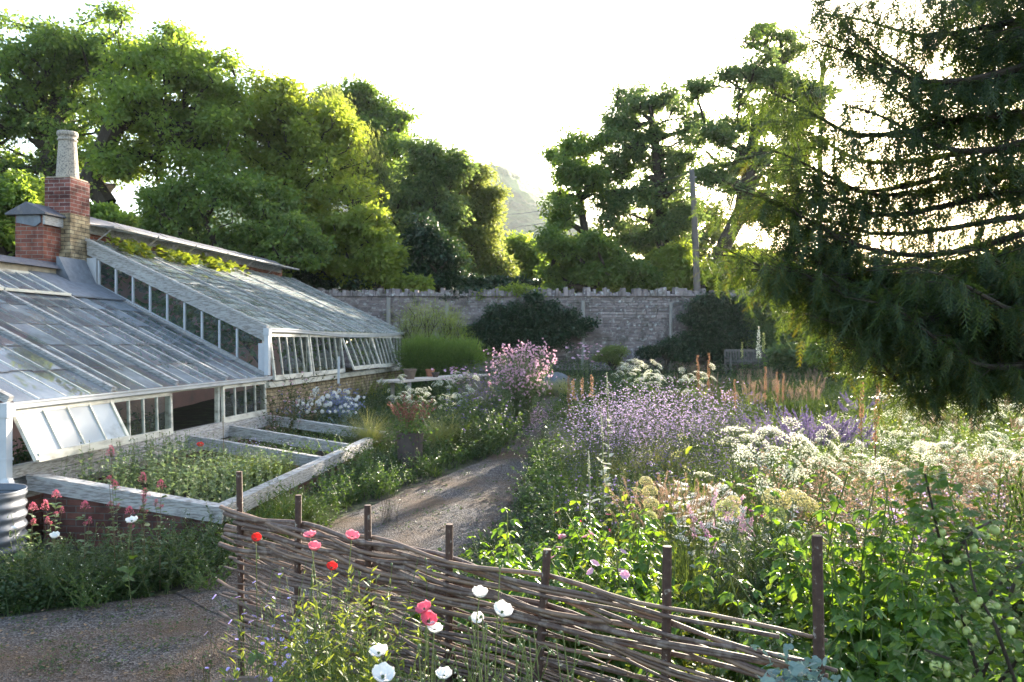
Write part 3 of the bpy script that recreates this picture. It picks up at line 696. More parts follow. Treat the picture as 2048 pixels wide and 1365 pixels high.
# half-hidden terracotta pan at lower left
o_ = G(470, 3.75); mb = MB(); lathe(mb, [(.14, 0), (.2, .42), (.22, .43), (.22, .48), (.195, .48), (.18, .42), (.02, .40)], 26, cap=False); pt_ = mb.build('terracotta_pot', M['brown_pot'], smooth=False); pt_.location = (o_[0], o_[1], .16)
tag(pt_, 'large brown terracotta pot rim half hidden by grass at lower left of the wattle fence', 'pot')
mb = MB(); lathe(mb, [(.12, 0), (.16, .04), (.165, .045), (.15, .035), (.02, .01)], 20, cap=False); mb.F.append((np.array([np.arange(20)[::-1]]), 0)); o = mb.build('clay_saucer', M['terracotta'], smooth=False); o.location = GL(1.75, -2.5, .29); o.rotation_euler = (.1, .15, 0)
tag(o, 'orange clay saucer lying among dead leaves in the middle cold frame', 'saucer')
mb = MB(); bar(mb, (0, 0, 0), (.01, 0, .62), .05, .012, (0, 1, 0)); o = mb.build('plant_label', M['white_plastic']); o.location = G(677, 18.3); o.location.z += .85
tag(o, 'white upright plant label stake in front of the tall greenhouse', 'plant label')
# wattle fence
fe = thing('wattle_fence', 'woven brown hazel wattle fence with seven upright posts across the foreground', 'fence', (0, 0, 0))
M['hazel'] = simple('hazel_rod', [(.25,(.13,.08,.06)),(.5,(.085,.052,.04)),(.62,(.19,.14,.11)),(.8,(.05,.032,.027))], 16, .6, .4, .004, (1, 1, 1), spec=.45)
M['hazel2'] = simple('pale_hazel_rod', [(.25,(.24,.15,.09)),(.5,(.17,.105,.07)),(.8,(.10,.065,.05))], 14, .55, .4, .004, spec=.5)
M['post'] = simple('speckled_bark', [(.3,(.045,.024,.018)),(.60,(.07,.04,.03)),(.66,(.26,.22,.19)),(1,(.22,.19,.16))], 34, .7, .6, .004)
PT = [(478,943),(583,990),(722,1010),(873,1048),(1094,1098),(1348,1092),(1635,1070)]
fp0 = np.array((-1.91, 5.6)); fp1 = np.array((1.22, 3.2)); fdir = fp1-fp0; fn = np.array((-fdir[1], fdir[0])); fn /= np.linalg.norm(fn)
def FP(t): return fp0+fdir*t
for k, (px, py) in enumerate(PT):
    p = FP(k/6); z = ZC-(py-683)*p[1]/F0; ln = rng.uniform(-.03, .03)
    if k == 4: ln = .08
    mb = MB(); tube(mb, [(p[0]-ln, p[1], -.25), (p[0]-ln*.5, p[1], z*.55), (p[0], p[1], z-.004), ], [.024, .0225, .021], 10)
    a = mb.build('post', M['post'], fe)
    mb = MB(); lathe(mb, [(.0205, 0), (.012, .001)], 10, (p[0], p[1], z-.0035)); mb.build('cut_end', M['hazel2'], a)
def topz(t): return np.interp(t, [-.1, 0, .33, .66, 1, 1.3], [1.14, 1.13, 1.12, 1.12, 1.07, 1.02])
nr = 94
for k in range(nr):
    f = k/(nr-1); thick = (k > nr-16)
    r = rng.uniform(.012, .018) if thick else rng.choice([.005, .0075, .0105, .014], p=[.2, .3, .3, .2])
    big_ = rng.random() < .6
    t0 = rng.uniform(-.06, .55) if not big_ else rng.uniform(-.06, .05); t1 = min(1.06, t0+rng.uniform(.45, 1.3))
    if thick: t0 = [-.05, .0, -.03, .3, .1][k % 5]; t1 = [1.03, 1.0, .8, 1.02, 1.04][k % 5]
    ts = np.arange(t0, t1, 1/24.); ph = k % 2; pts = []; wob = rng.uniform(0, 6.28, 3); am = .016 if thick else .026
    slope = rng.uniform(-.13, .13); wv = rng.uniform(.01, .03)
    base = (.12+.0+f*.98) if not thick else (.86+.25*((k-(nr-16))/15))
    for t in ts:
        p = FP(t); side = math.cos(math.pi*6*t)*(1 if ph else -1)*(.021+r)
        zz = base*topz(t)/1.12 + slope*(t-.5) + am*math.sin(t*9+wob[0]) + am*.6*math.sin(t*23+wob[1])
        zz = min(zz, topz(t)+.03)
        pts.append((p[0]+fn[0]*side+.004*math.sin(t*31+wob[2]), p[1]+fn[1]*side, zz))
    if len(pts) < 4: continue
    mb = MB(); tube(mb, pts, np.linspace(r, r*.62, len(pts)), 7 if r > .01 else 5)
    if rng.random() < .6 and not thick:
        j = rng.integers(1, len(pts)-2); q = np.array(pts[j]); dd = np.array((.1*rng.uniform(-1, 1), -.05*rng.random(), rng.uniform(-.05, .12)))
        tube(mb, [q, q+dd*.6, q+dd*1.3+(.03, 0, 0)], [r*.45, r*.35, r*.2], 4)
    mb.build('woven_rod', M['hazel2'] if (thick and k % 3 == 0) or rng.random() < .15 else M['hazel'], fe, smooth=True)
# ================================================================ trees
M['leaf_ash'] = leafmat('ash_leaves', (0.115,0.188,0.050), (0.189,0.263,0.075), .58, .5, (1.9,1.75,.55))
M['leaf_ash_d'] = leafmat('dark_ash_leaves', (0.080,0.142,0.047), (0.146,0.216,0.068), .55, .45, (1.9,1.75,.6))
M['leaf_lime'] = leafmat('lime_leaves', (0.151,0.218,0.050), (0.224,0.280,0.084), .6, .5, (1.7,1.55,.5))
M['leaf_grey'] = leafmat('pale_leaves', (0.124,0.172,0.063), (0.211,0.241,0.098), .58, .5, (1.5,1.4,.7))
M['leaf_blue'] = leafmat('bluish_leaves', (0.077,0.130,0.058), (0.140,0.195,0.085), .52, .45, (1.7,1.6,.8))
M['leaf_ivy'] = leafmat('ivy_leaves', (.016,.036,.018), (.032,.062,.028), .22, .38, (1.7,1.6,.6), .45)
M['twig'] = simple('twigs', [(.3,(.06,.045,.035)),(.7,(.10,.08,.06))], 9, .85, .2)
gi_ = 'climbers and shrubs along the garden wall'
def skeleton(base, clumps, trunk_pts, rbase):
    """grow limbs from the trunk to every leaf clump; returns list of (p0,p1,r0,r1)"""
    nodes = []; par = []
    tp = [np.array(p, float) for p in trunk_pts]
    for i, (a, b) in enumerate(zip(tp[:-1], tp[1:])):
        L = max(2, int(np.linalg.norm(b-a)/.8))
        for k in range(L):
            nodes.append(a+(b-a)*k/L); par.append(len(nodes)-2)
    nodes.append(tp[-1]); par.append(len(nodes)-2)
    nt_ = len(nodes); start = max(1, int(nt_*.3)); cnt = None
    ref = tp[-1]
    order = np.argsort(np.linalg.norm(clumps-ref, axis=1) + .3*rng.random(len(clumps)))
    ends = []
    for ci in order:
        c = clumps[ci]; A = np.array(nodes[start:]); d = np.linalg.norm(A-c, axis=1)
        pen = np.maximum(0, A[:, 2]-c[2]+.3)*1.2
        j = int(np.argmin(d+pen))+start; a = nodes[j]; L = max(1, int(np.linalg.norm(c-a)/1.0)); pj = j
        side = rng.normal(0, .12, 3)*np.linalg.norm(c-a)
        for k in range(1, L+1):
            t = k/L; q = a+(c-a)*t + side*math.sin(math.pi*t) + np.array((0, 0, -.06*np.linalg.norm(c-a)*math.sin(math.pi*t)))
            nodes.append(q); par.append(pj); pj = len(nodes)-1
        ends.append(pj)
    w = np.zeros(len(nodes)); 
    for e in ends: w[e] += 1
    for i in range(len(nodes)-1, 0, -1):
        w[par[i]] += w[i]
    w = np.maximum(w, 1); r = rbase*(w/w[0])**.47
    nodes = np.array(nodes); par = np.array(par); k = np.arange(1, len(nodes))
    return nodes[par[k]], nodes[k], r[par[k]]*.97, r[k]
def crown_points(blobs, n, shell=.45, gap=-.62, rag=True):
    """leaf-clump centres: blobs hold boughs, boughs hold clumps"""
    vol = np.array([b[1].prod()**(2/3) for b in blobs]); pr = vol/vol.sum(); out = []
    for (c, R), p in zip(blobs, pr):
        m = max(3, int(round(n*p)))
        if not rag:
            u = rdir(m); out.append(c+u*R*(rng.random(m)**shell*rng.uniform(.85, 1.16, m))[:, None]); continue
        ms = int(m*.42); m -= ms; u = rdir(ms); out.append(c+u*R*(rng.random(ms)**.38*rng.uniform(.8, 1.12, ms))[:, None])
        k = max(4, m//5); u = rdir(k); u[:, 2] = np.abs(u[:, 2])*rng.choice([1, 1, -1], k)
        bc = c+u*R*(rng.random(k)**.5*rng.uniform(.75, 1.12, k))[:, None]
        br = rng.uniform(.14, .38, k)*R.mean()
        w = br**2/np.sum(br**2); j = rng.choice(k, m, p=w); off = rdir(m)*(rng.random(m)**.4)[:, None]*(1, 1, .75)
        out.append(bc[j]+off*br[j][:, None])
    C = np.concatenate(out); f = fbm(C[:, 0]+C[:, 2]*.7, C[:, 1]-C[:, 2]*.8, 1.1, int(rng.integers(1, 999)), 3)
    return C[f > gap]
def leaves(mb, clumps, per, rad_, size, tmpl=LQ, flat=.6, droop=.3, asp=(1, 1), var=.5):
    n = len(clumps); R = rad_*rng.uniform(.55, 1.4, n)
    m = rng.poisson(per*(R/rad_)**2)
    idx = np.repeat(np.arange(n), m); k = len(idx)
    off = rng.normal(0, .5, (k, 3)); off /= np.maximum(1, np.linalg.norm(off, axis=1, keepdims=True)/1.15)
    off[:, 2] *= flat
    pos = clumps[idx] + off*R[idx][:, None]
    dirs = off*1.0 + rng.normal(0, .45, (k, 3)); dirs[:, 2] -= droop
    sc = size*rng.uniform(1-var, 1+var, k)
    stamp(mb, tmpl[0], tmpl[1], pos, rotm(dirs, rng.normal(0, .9, k)), np.stack([sc*asp[0], sc*asp[1], sc], -1))
def tree(name, label, cat, px0, d, blobs, trunk=None, n=120, per=230, cr=.75, size=.17, mat='leaf_ash', group=None, rb=.28, zbase=None, barkm='bark', flat=.6, droop=.3, tmpl=LQ, asp=(1,1), dd=1.0, shell=.33, bare=0, gap=-.62):
    """blobs: (px, py, rx, ry[, depth offset]) in photo pixels at distance d"""
    if group == g_right: blobs = [(q[0]+ox*q[2], q[1]+oy*q[3], q[2]*sc_*1.08, q[3]*sc_*1.05, rng.uniform(-1, 1)) for q in blobs for ox, oy, sc_ in ((0, 0, 1), (rng.uniform(-.9, .9), rng.uniform(-.9, .9), .55), (rng.uniform(-1, 1), rng.uniform(-1, 1), .5))]
    b = G(px0, d) if zbase is None else np.array((*G(px0, d)[:2], zbase))
    B = []
    for q in blobs:
        do = q[4] if len(q) > 4 else 0
        c = P(q[0], q[1], d+do)-b; s = d/F0; B.append((c, np.array((q[2]*s, min(q[2], q[3]*1.1)*s*dd, q[3]*s))))
    cl = crown_points(B, int(n*(3.1 if group == g_right else 2.6)), shell, gap, cat != 'fennel'); cr *= .60; per = int(per*.36); size *= 1.05
    if trunk is None:
        cen = np.mean([c for c, r in B], 0); trunk = [(0, 0, -.3), (cen[0]*.25, cen[1]*.3, cen[2]*.35), (cen[0]*.8, cen[1]*.8, cen[2]*.75)]
    else: trunk = [(0, 0, -.3)] + [tuple(P(a, c_, d)-b) for a, c_ in trunk]
    root = thing(name, label, cat, b, 0, group)
    a0, a1, r0, r1 = skeleton(b, cl, trunk, rb)
    mb = MB(); big = r0 > .03
    tubes(mb, a0[big], a1[big], r0[big], r1[big], 7); tubes(mb, a0[~big], a1[~big], np.maximum(r0[~big], .01), np.maximum(r1[~big], .007), 3)
    if bare:
        q = cl[rng.integers(0, len(cl), bare)]; e = q + rdir(bare, -.2, 1)*rng.uniform(.4, 1.2, (bare, 1)); tubes(mb, q, e, .012, .003, 3)
    mb.build('trunk', M[barkm], root, smooth=False)
    mb = MB(); leaves(mb, cl, per, cr, size, tmpl, flat, droop, asp)
    mb.build('crown', M[mat], root)
    return root
g_left = 'trees behind the greenhouses'; g_right = 'trees beyond the right end of the wall'
tree('ash_tree', 'tall dark feathery tree at far upper left above the chimney', 'tree', 90, 33,
     [(60,130,110,95),(20,260,110,120),(150,120,110,100),(140,260,120,120),(240,110,80,80),(-90,230,90,150),(210,300,90,90),(60,370,110,60)],
     [(105,430),(100,300),(110,180)], 330, 200, .75, .15, 'leaf_ash_d', g_left, .42)
tree('ash_tree', 'broad feathery green tree behind the chimney with a dark leaning trunk', 'tree', 250, 30.5,
     [(320,130,110,80),(400,170,80,80),(300,240,110,100),(400,280,90,90),(250,340,90,70),(440,220,50,90)],
     [(215,410),(180,360),(230,250),(320,190)], 270, 200, .72, .15, 'leaf_ash', g_left, .40)
tree('ash_tree', 'bright yellow-green feathery tree lit by the sun above the tall greenhouse', 'tree', 600, 33,
     [(550,220,80,70),(610,250,90,80),(660,330,90,100),(570,330,90,90),(700,430,75,90),(500,300,60,80),(620,430,90,80)],
     [(590,480),(590,380),(600,300)], 300, 215, .72, .16, 'leaf_lime', g_left, .36)
tree('ash_tree', 'dark shaded lower tree directly behind the ridge of the tall greenhouse', 'tree', 450, 29.5,
     [(430,380,100,70),(360,430,110,70),(480,440,110,90),(560,480,90,80),(450,520,130,60),(300,450,70,50)],
     None, 230, 210, .66, .15, 'leaf_ash_d', g_left, .3)
tree('willow_tree', 'thin pale weeping branches hanging between the bright tree and the dark tree', 'tree', 700, 36,
     [(660,215,26,40),(690,260,25,60),(735,320,36,45),(680,360,25,40),(760,380,25,40)], None, 90, 110, .6, .12, 'leaf_grey', g_left, .16, flat=1.6, droop=2.5, asp=(.5, 1.4), bare=60)
tree('oak_tree', 'dark rounded tree standing taller behind the bright yellow-green tree', 'tree', 740, 44,
     [(700,205,65,42),(760,250,55,60),(790,320,60,70),(740,340,60,80),(760,430,60,90),(680,250,60,60)],
     None, 220, 200, .85, .2, 'leaf_ash_d', g_left, .4)
tree('maple_tree', 'dense mid-green tree with grey-green clumps to the right of the tall greenhouse roof', 'tree', 850, 38,
     [(830,330,60,50),(810,420,70,70),(870,420,60,80),(850,500,70,60),(800,540,70,50),(880,545,50,40),(880,350,40,40),(855,318,44,30),(905,335,36,30)],
     None, 250, 200, .75, .17, 'leaf_blue', g_left, .34)
tree('poplar_tree', 'light fluffy pale green tree at the left edge of the hill view', 'tree', 950, 41,
     [(930,360,48,40),(965,400,38,45),(920,430,60,60),(950,480,52,50),(930,550,60,40),(985,545,38,40),(915,335,30,24),(955,352,34,26),(985,395,20,34),(975,440,30,40)],
     None, 220, 170, .78, .16, 'leaf_grey', g_left, .3, bare=60)
tree('hazel_tree', 'low bright leafy tree just above the left end of the stone wall', 'tree', 740, 31.8,
     [(720,470,60,60),(755,520,50,45),(690,540,70,35),(765,560,38,24),(830,570,34,16)],
     None, 130, 200, .5, .17, 'leaf_lime', g_left, .2)
tree('holly_tree', 'dark narrow gap-filling tree above the wall left of the middle', 'tree', 860, 33.5,
     [(850,490,40,60),(890,520,42,50),(840,560,50,25),(905,570,60,16)], None, 130, 200, .55, .15, 'leaf_ivy', g_left, .2)
tree('elder_tree', 'low round green tree at far left beside the red brick pier', 'tree', 10, 19.5,
     [(10,385,60,50),(-30,440,70,70),(15,470,40,40),(60,400,26,30)], None, 130, 190, .34, .11, 'leaf_ash', g_left, .14)
tree('elder_tree', 'small leafy tree showing between the chimney and the slate ridge', 'tree', 210, 24.5,
     [(210,430,36,20),(240,445,36,16),(170,430,30,26)], None, 50, 150, .34, .12, 'leaf_ash', g_left, .1)
tree('alder_tree', 'round low tree below the hill in the gap above the wall', 'tree', 1045, 46,
     [(1050,500,42,34),(1010,540,48,34),(1075,545,48,36),(1040,565,70,24)], None, 150, 190, .75, .18, 'leaf_ash', g_left, .25)
tree('holly_tree', 'very dark low tree above the wall below the hill', 'tree', 985, 33,
     [(960,570,46,18),(1010,568,46,14)], None, 40, 200, .45, .13, 'leaf_ivy', g_left, .12)
tree('yew_hedge', 'dark hedge closing the gap between the tall greenhouse and the stone wall', 'hedge', 650, 32, [(600,545,50,34),(660,560,60,26),(720,565,50,22),(560,530,40,40),(640,520,40,30)], None, 110, 220, .5, .14, 'leaf_ivy', g_left, .12)
tree('yew_hedge', 'dark hedge behind the wall below the narrow upright trees', 'hedge', 1200, 40, [(1100,572,60,20),(1200,572,70,22),(1300,575,70,18),(1390,578,50,14)], None, 110, 200, .5, .15, 'leaf_ivy', g_left, .12)
# right-hand group
tree('alder_tree', 'narrow upright dark-leaved tree at the right edge of the hill view', 'tree', 1180, 38,
     [(1150,300,34,36),(1130,360,32,50),(1180,370,36,50),(1160,430,50,40),(1190,480,44,40),(1120,420,34,38)],
     [(1175,500),(1160,400),(1152,330)], 150, 150, .6, .15, 'leaf_ash_d', g_right, .2, bare=30)
tree('alder_tree', 'dark leafy undergrowth tree just right of the hill above the wall', 'tree', 1170, 36,
     [(1150,510,60,36),(1210,530,60,40),(1130,560,50,20),(1260,560,60,22),(1100,480,22,26)], None, 170, 190, .6, .15, 'leaf_ash_d', g_right, .24)
tree('ash_tree', 'tall open tree with airy layered foliage right of the middle', 'tree', 1310, 38,
     [(1260,200,46,38),(1320,190,50,36),(1290,260,70,34),(1250,330,44,30),(1340,320,50,38),(1290,400,66,32),(1340,440,50,44),(1280,480,56,36),(1220,440,30,22),(1230,250,26,26),(1240,300,46,34),(1370,250,36,40),(1335,370,64,34),(1245,395,44,34),(1370,430,40,40)],
     [(1330,500),(1320,400),(1310,280),(1300,210)], 230, 165, .62, .15, 'leaf_blue', g_right, .32, bare=60)
tree('ash_tree', 'tallest backlit tree with a strongly leaning dark trunk beside the grey pole', 'tree', 1400, 36,
     [(1430,175,50,34),(1500,150,60,30),(1560,170,56,36),(1470,230,76,44),(1560,240,70,44),(1420,270,44,44),(1510,320,76,40),(1590,330,40,40),(1440,350,44,34),(1560,400,60,40),(1620,200,36,40)],
     [(1400,560),(1440,510),(1480,430),(1500,330),(1510,240)], 290, 165, .62, .15, 'leaf_blue', g_right, .36, bare=60)
tree('pine_tree', 'sparse flat-topped tree rising above the leaning tree against the white sky', 'tree', 1570, 42,
     [(1520,55,30,18),(1500,85,26,14),(1560,75,40,20),(1595,100,24,14),(1550,110,40,14)],
     [(1590,400),(1580,200),(1560,130)], 60, 90, .5, .14, 'leaf_ash_d', g_right, .2, flat=.4, bare=26)
tree('dead_tree', 'bare dead branch poking above the crowns beside the conifer', 'tree', 1640, 41,
     [(1648,120,14,26),(1660,80,8,20)], [(1640,300),(1642,180),(1650,110)], 12, 3, .4, .08, 'leaf_ash_d', g_right, .12, bare=26)
tree('sycamore_tree', 'bright undergrowth tree above the wall left of the grey pole', 'tree', 1330, 37,
     [(1310,540,50,34),(1360,520,40,30),(1370,560,30,20),(1250,590,90,10)], None, 120, 170, .55, .17, 'leaf_lime', g_right, .16)
tree('sycamore_tree', 'bright sunlit undergrowth tree above the wall right of the grey pole', 'tree', 1480, 35,
     [(1470,560,60,22),(1520,545,50,30),(1590,568,60,18),(1440,550,40,26)], None, 170, 165, .58, .17, 'leaf_lime', g_right, .2)
tree('sycamore_tree', 'low bright tree behind the lower branches of the conifer', 'tree', 1740, 36,
     [(1680,572,50,16),(1740,575,60,14),(1820,578,60,14)], None, 120, 150, .6, .17, 'leaf_lime', g_right, .2)
tree('willow_tree', 'pale hazy trees further back, filling the gaps around the grey pole', 'tree', 1420, 46, [(1290,480,90,50),(1380,510,80,46),(1480,530,80,40),(1330,430,50,40),(1420,450,40,36),(1560,540,60,34)], None, 170, 150, .8, .2, 'leaf_grey', g_right, .25)
tree('sycamore_tree', 'low tree at the far right edge behind the conifer', 'tree', 1960, 35,
     [(1900,575,70,20),(1990,560,70,34),(2080,540,60,50)], None, 110, 150, .6, .17, 'leaf_ash', g_right, .2)
# ---------------------------------------------------------------- climbers and shrubs along the wall
gi = 'climbers and shrubs along the garden wall'
def shrub(name, label, px0, d, blobs, n, per, cr, size, mat, cat='shrub', group=gi, **k):
    return tree(name, label, cat, px0, d, blobs, None, n, per*2, cr*1.3, size*.9, mat, group, k.pop('rb', .06), gap=-9, **k)
shrub('ivy', 'dark mass of ivy covering the wall behind the pink bush', 1060, 29.4,
      [(1060,625,60,30),(1010,650,60,34),(1110,640,66,26),(1150,655,34,14),(1070,680,90,26),(1170,650,18,10),(960,665,40,24),(980,690,60,20)], 190, 150, .3, .1, 'leaf_ivy', 'climber', dd=.28)
shrub('leafy_climber', 'sunlit ivy shoots spilling over the wall top above the dark ivy', 1040, 30.2,
      [(1000,590,16,12),(1035,585,24,14),(1075,590,22,12),(960,592,18,8)], 30, 90, .24, .1, 'leaf_lime', 'climber', zbase=3.3)  # lit top of the ivy, sunlight put into the lime leaf colour
shrub('ivy', 'small rounded ivy tuft on the wall coping left of the sunlit shoots', 930, 30.2,
      [(915,590,18,10),(940,588,22,12),(885,598,16,8)], 26, 110, .22, .08, 'leaf_ivy', 'climber', zbase=3.4)
shrub('ivy', 'dark ivy shrub on the wall left of the bench', 1420, 29.3,
      [(1400,620,36,26),(1440,610,44,26),(1420,660,56,34),(1470,650,44,44),(1450,700,50,24),(1380,680,26,24)], 150, 150, .32, .1, 'leaf_ivy', 'climber', dd=.3)
shrub('fruit_tree', 'tall dark wall-trained fruit tree behind the bench', 1560, 29.2,
      [(1520,620,40,34),(1560,610,40,34),(1600,630,44,44),(1540,670,56,40),(1620,670,44,40),(1600,710,60,26),(1540,590,22,16)], 190, 150, .33, .1, 'leaf_blue', 'fruit tree', dd=.32)
shrub('wall_shrub', 'low dark plant at the foot of the bare part of the wall', 1330, 29,
      [(1300,705,30,12),(1345,690,24,14),(1360,710,30,14)], 46, 120, .25, .09, 'leaf_ivy')
shrub('grey_shrub', 'small rounded silvery-grey bush before the bare wall', 1228, 28,
      [(1228,705,26,14),(1220,720,24,12)], 40, 110, .2, .06, 'leaf_grey')
shrub('fig_shrub', 'broad-leaved dark green shrub to the right of the bench', 1590, 27,
      [(1575,712,28,22),(1610,720,26,22),(1590,735,40,14)], 60, 60, .3, .2, 'leaf_blue')
shrub('hollyhock', 'tall pale green hollyhock clump right of the bench under the conifer tip', 1655, 25,
      [(1655,670,14,30),(1640,710,22,30),(1670,720,22,26)], 50, 50, .28, .16, 'leaf_ash')
shrub('laurel_shrub', 'dark shrub in the shade of the conifer at the back right', 1780, 27,
      [(1720,700,40,26),(1780,690,50,36),(1850,710,60,30),(1930,700,60,34),(2010,710,60,34)], 160, 120, .36, .12, 'leaf_ivy')
shrub('fennel', 'tall airy yellow-green fennel bush at the far end of the greenhouse', 850, 26.5,
      [(835,650,36,38),(822,690,30,30),(850,700,36,26),(860,640,22,26)], 90, 60, .40, .075, 'leaf_lime', 'fennel', flat=1.2, droop=-.6, asp=(.16, 1.5))
shrub('fennel', 'second airy fennel bush, closer to the dark ivy', 905, 26.8,
      [(905,665,30,34),(910,700,34,26),(890,648,18,20)], 70, 60, .40, .075, 'leaf_lime', 'fennel', flat=1.2, droop=-.6, asp=(.16, 1.5))
shrub('tamarisk', 'dark green feathery shrub in front of the fennel beside the greenhouse end', 860, 24.5,
      [(850,715,44,28),(890,725,44,24),(835,735,30,20),(930,720,40,20)], 150, 130, .34, .1, 'leaf_ash_d', flat=1.2, droop=-.9, asp=(.3, 1.3))
# ---------------------------------------------------------------- the big conifer at right
M['needle'] = leafmat('dark_needles', (.022,.048,.022), (.055,.09,.034), .52, .45, (2.2,1.8,.5), .4)
M['needle_b'] = leafmat('orange_green_needles', (.035,.06,.02), (.07,.075,.022), .5, .45, (2.2,1.6,.4), .3)  # warmer needles for some lower sprays, low-sun glow put into the colour
cn = thing('conifer', 'huge dark drooping conifer filling the right edge with the low sun behind it', 'conifer', (5.6, 6.9, -.05))
cb = np.array(cn.location)
mb = MB(); tube(mb, [(0, 0, -.4), (.0, .05, 4), (-.1, .1, 9), (-.2, .1, 14)], [.26, .2, .12, .04], 14); mb.build('trunk', M['bark'], cn, smooth=True)
# spray template: a drooping twig with two rows of short needles
def spray(nside=7, L=1.0, droop=.5, wd=.024, sl=.30):
    V = []; Fq = []
    def ribbon(p0, d, ln, w, m, dr):
        d = np.array(d, float); d /= np.linalg.norm(d); s = np.array((d[1], -d[0], 0)); a = len(V)
        for i in range(m+1):
            t = i/m; c = np.array(p0)+d*ln*t+np.array((0, 0, -dr*t*t*ln)); ww = w*(1 if i % 2 else .45)*(1-t*.6)
            V.extend([c-s*ww-(0, 0, .3*ww), c+s*ww-(0, 0, .3*ww)])
        Fq.extend([[a+2*i, a+2*i+1, a+2*i+3, a+2*i+2] for i in range(m)])
    ribbon((0, 0, 0), (0, 1, 0), L, wd, 11, droop)
    for k in range(nside):
        t = .12+.78*k/(nside-1); sg = 1 if k % 2 else -1
        for q in (sg, -sg):
            tt = t+(.05 if q < 0 else 0); ribbon((0, L*tt, -droop*tt*tt*L), (q*.8, .75, -.15*q*sg), sl*(1.05-.7*t), wd, 5, droop*.8)
    return np.array(V), np.array(Fq)
SP = spray(); SPd = spray(7, 1.0, .25)
# boughs: (tip px, tip py, distance of tip, start height offset)
BO = [((1640,5,8.6), 6.3, .9), ((1700,120,9.4), 5.4, .7), ((1640,90,9.0), 5.9, .6),
      ((1880,60,8.4), 6.9, .5), ((1960,-20,8.8), 7.6, .5), ((2040,60,8.0), 6.6, .5),((1900,150,9.6),5.2,.5),
      ((1540,185,9.2), 5.1, .6), ((1560,240,9.8), 4.7, .5), ((1700,215,8.8), 5.0, .5), ((1620,330,9.4), 4.2, .5), 
      ((1540,300,9.0), 4.4, .5), ((1450,375,9.4), 3.9, .5), ((1500,400,10.2), 3.8, .45), ((1640,420,8.6), 3.7, .4), ((1780,380,8.2), 3.9, .4),
      ((1450,500,9.6), 3.25, .35), ((1560,530,9.0), 3.1, .35), ((1700,520,8.4), 3.1, .35), ((1850,480,8.0), 3.3, .35), ((1960,420,8.0), 3.6, .35),
      ((1580,560,9.8), 2.95, .3), ((1590,600,9.2), 2.75, .3), ((1650,640,9.0), 2.55, .3), ((1690,690,9.3), 2.35, .25), ((1700,720,8.8), 2.2, .25), ((1760,660,8.3), 2.5, .25), ((1820,600,8.0), 2.8, .25),
      ((1900,650,8.2), 2.5, .2), ((1960,560,7.8), 3.0, .25), ((1780,720,9.6), 2.2, .2), ((1980,700,8.6), 2.35, .15), ((1840,700,8.8), 2.3, .2),
      ((2060,620,8.0), 2.8, .2), ((2080,300,8.0), 4.6, .3), ((1980,300,8.6), 4.7, .4), ((1990,180,9.2), 5.5, .4), ((1740,440,9.8), 3.7, .4), ((1600,460,10.4), 3.5, .4),((1960,240,10),5.0,.4),((1900,190,10.2),5.5,.4),((2000,110,9.6),5.8,.4),((1830,330,9.6),4.5,.4),((2040,400,9),4.2,.4),((1760,300,10),4.6,.4),((1900,430,9.4),3.9,.3),((1740,90,10),5.9,.5),((1960,20,10),6.8,.5),((1790,150,9.4),5.6,.5),((1700,360,8.6),4.2,.3),((1820,540,9.4),3.2,.3),((1950,620,9.6),2.9,.3),((1640,210,9.6),5.2,.4),((1690,60,9.2),5.7,.6),((1780,240,9.8),5.0,.4),((1860,350,9.0),4.5,.4),((1930,300,9.8),4.8,.4),((1720,260,9.0),4.7,.4),((1880,140,9.2),5.9,.5),((1980,370,9.4),4.2,.4),((1800,430,9.6),3.9,.4),((1670,300,10),4.4,.4),((1850,200,9.8),5.2,.4),((1760,380,9.2),4.1,.4),((1600,420,9.8),3.8,.4),((1740,640,9.6),2.6,.3),((1850,660,9.2),2.5,.3),((1930,690,9.0),2.4,.3),((1665,30,9.6),6.1,.6),((1740,130,9.3),5.4,.6),((1900,10,9),7.2,.5),((2000,30,9.4),7,.5),((1950,110,9.0),6.3,.5),((2010,200,9.2),5.6,.4),((1530,450,9.8),3.6,.4),((1600,380,9.2),4.1,.4),((1660,460,9.0),3.5,.4),((1720,320,9.4),4.5,.4),((1580,500,9.4),3.3,.35),((1500,540,10),3.1,.3),((1640,545,8.8),2.95,.3),((1750,480,8.8),3.4,.3),((1560,340,9.6),4.3,.4),((1620,280,9.8),4.8,.4),((1700,400,10),4.1,.4),((1880,330,9.4),4.4,.4), ((1800,290,9.9),4.6,.4)]
spos = []; sdir = []; ssc = []; hpos = []; hdir = []; hsc = []; bmb = MB(); upos = []; udir = []
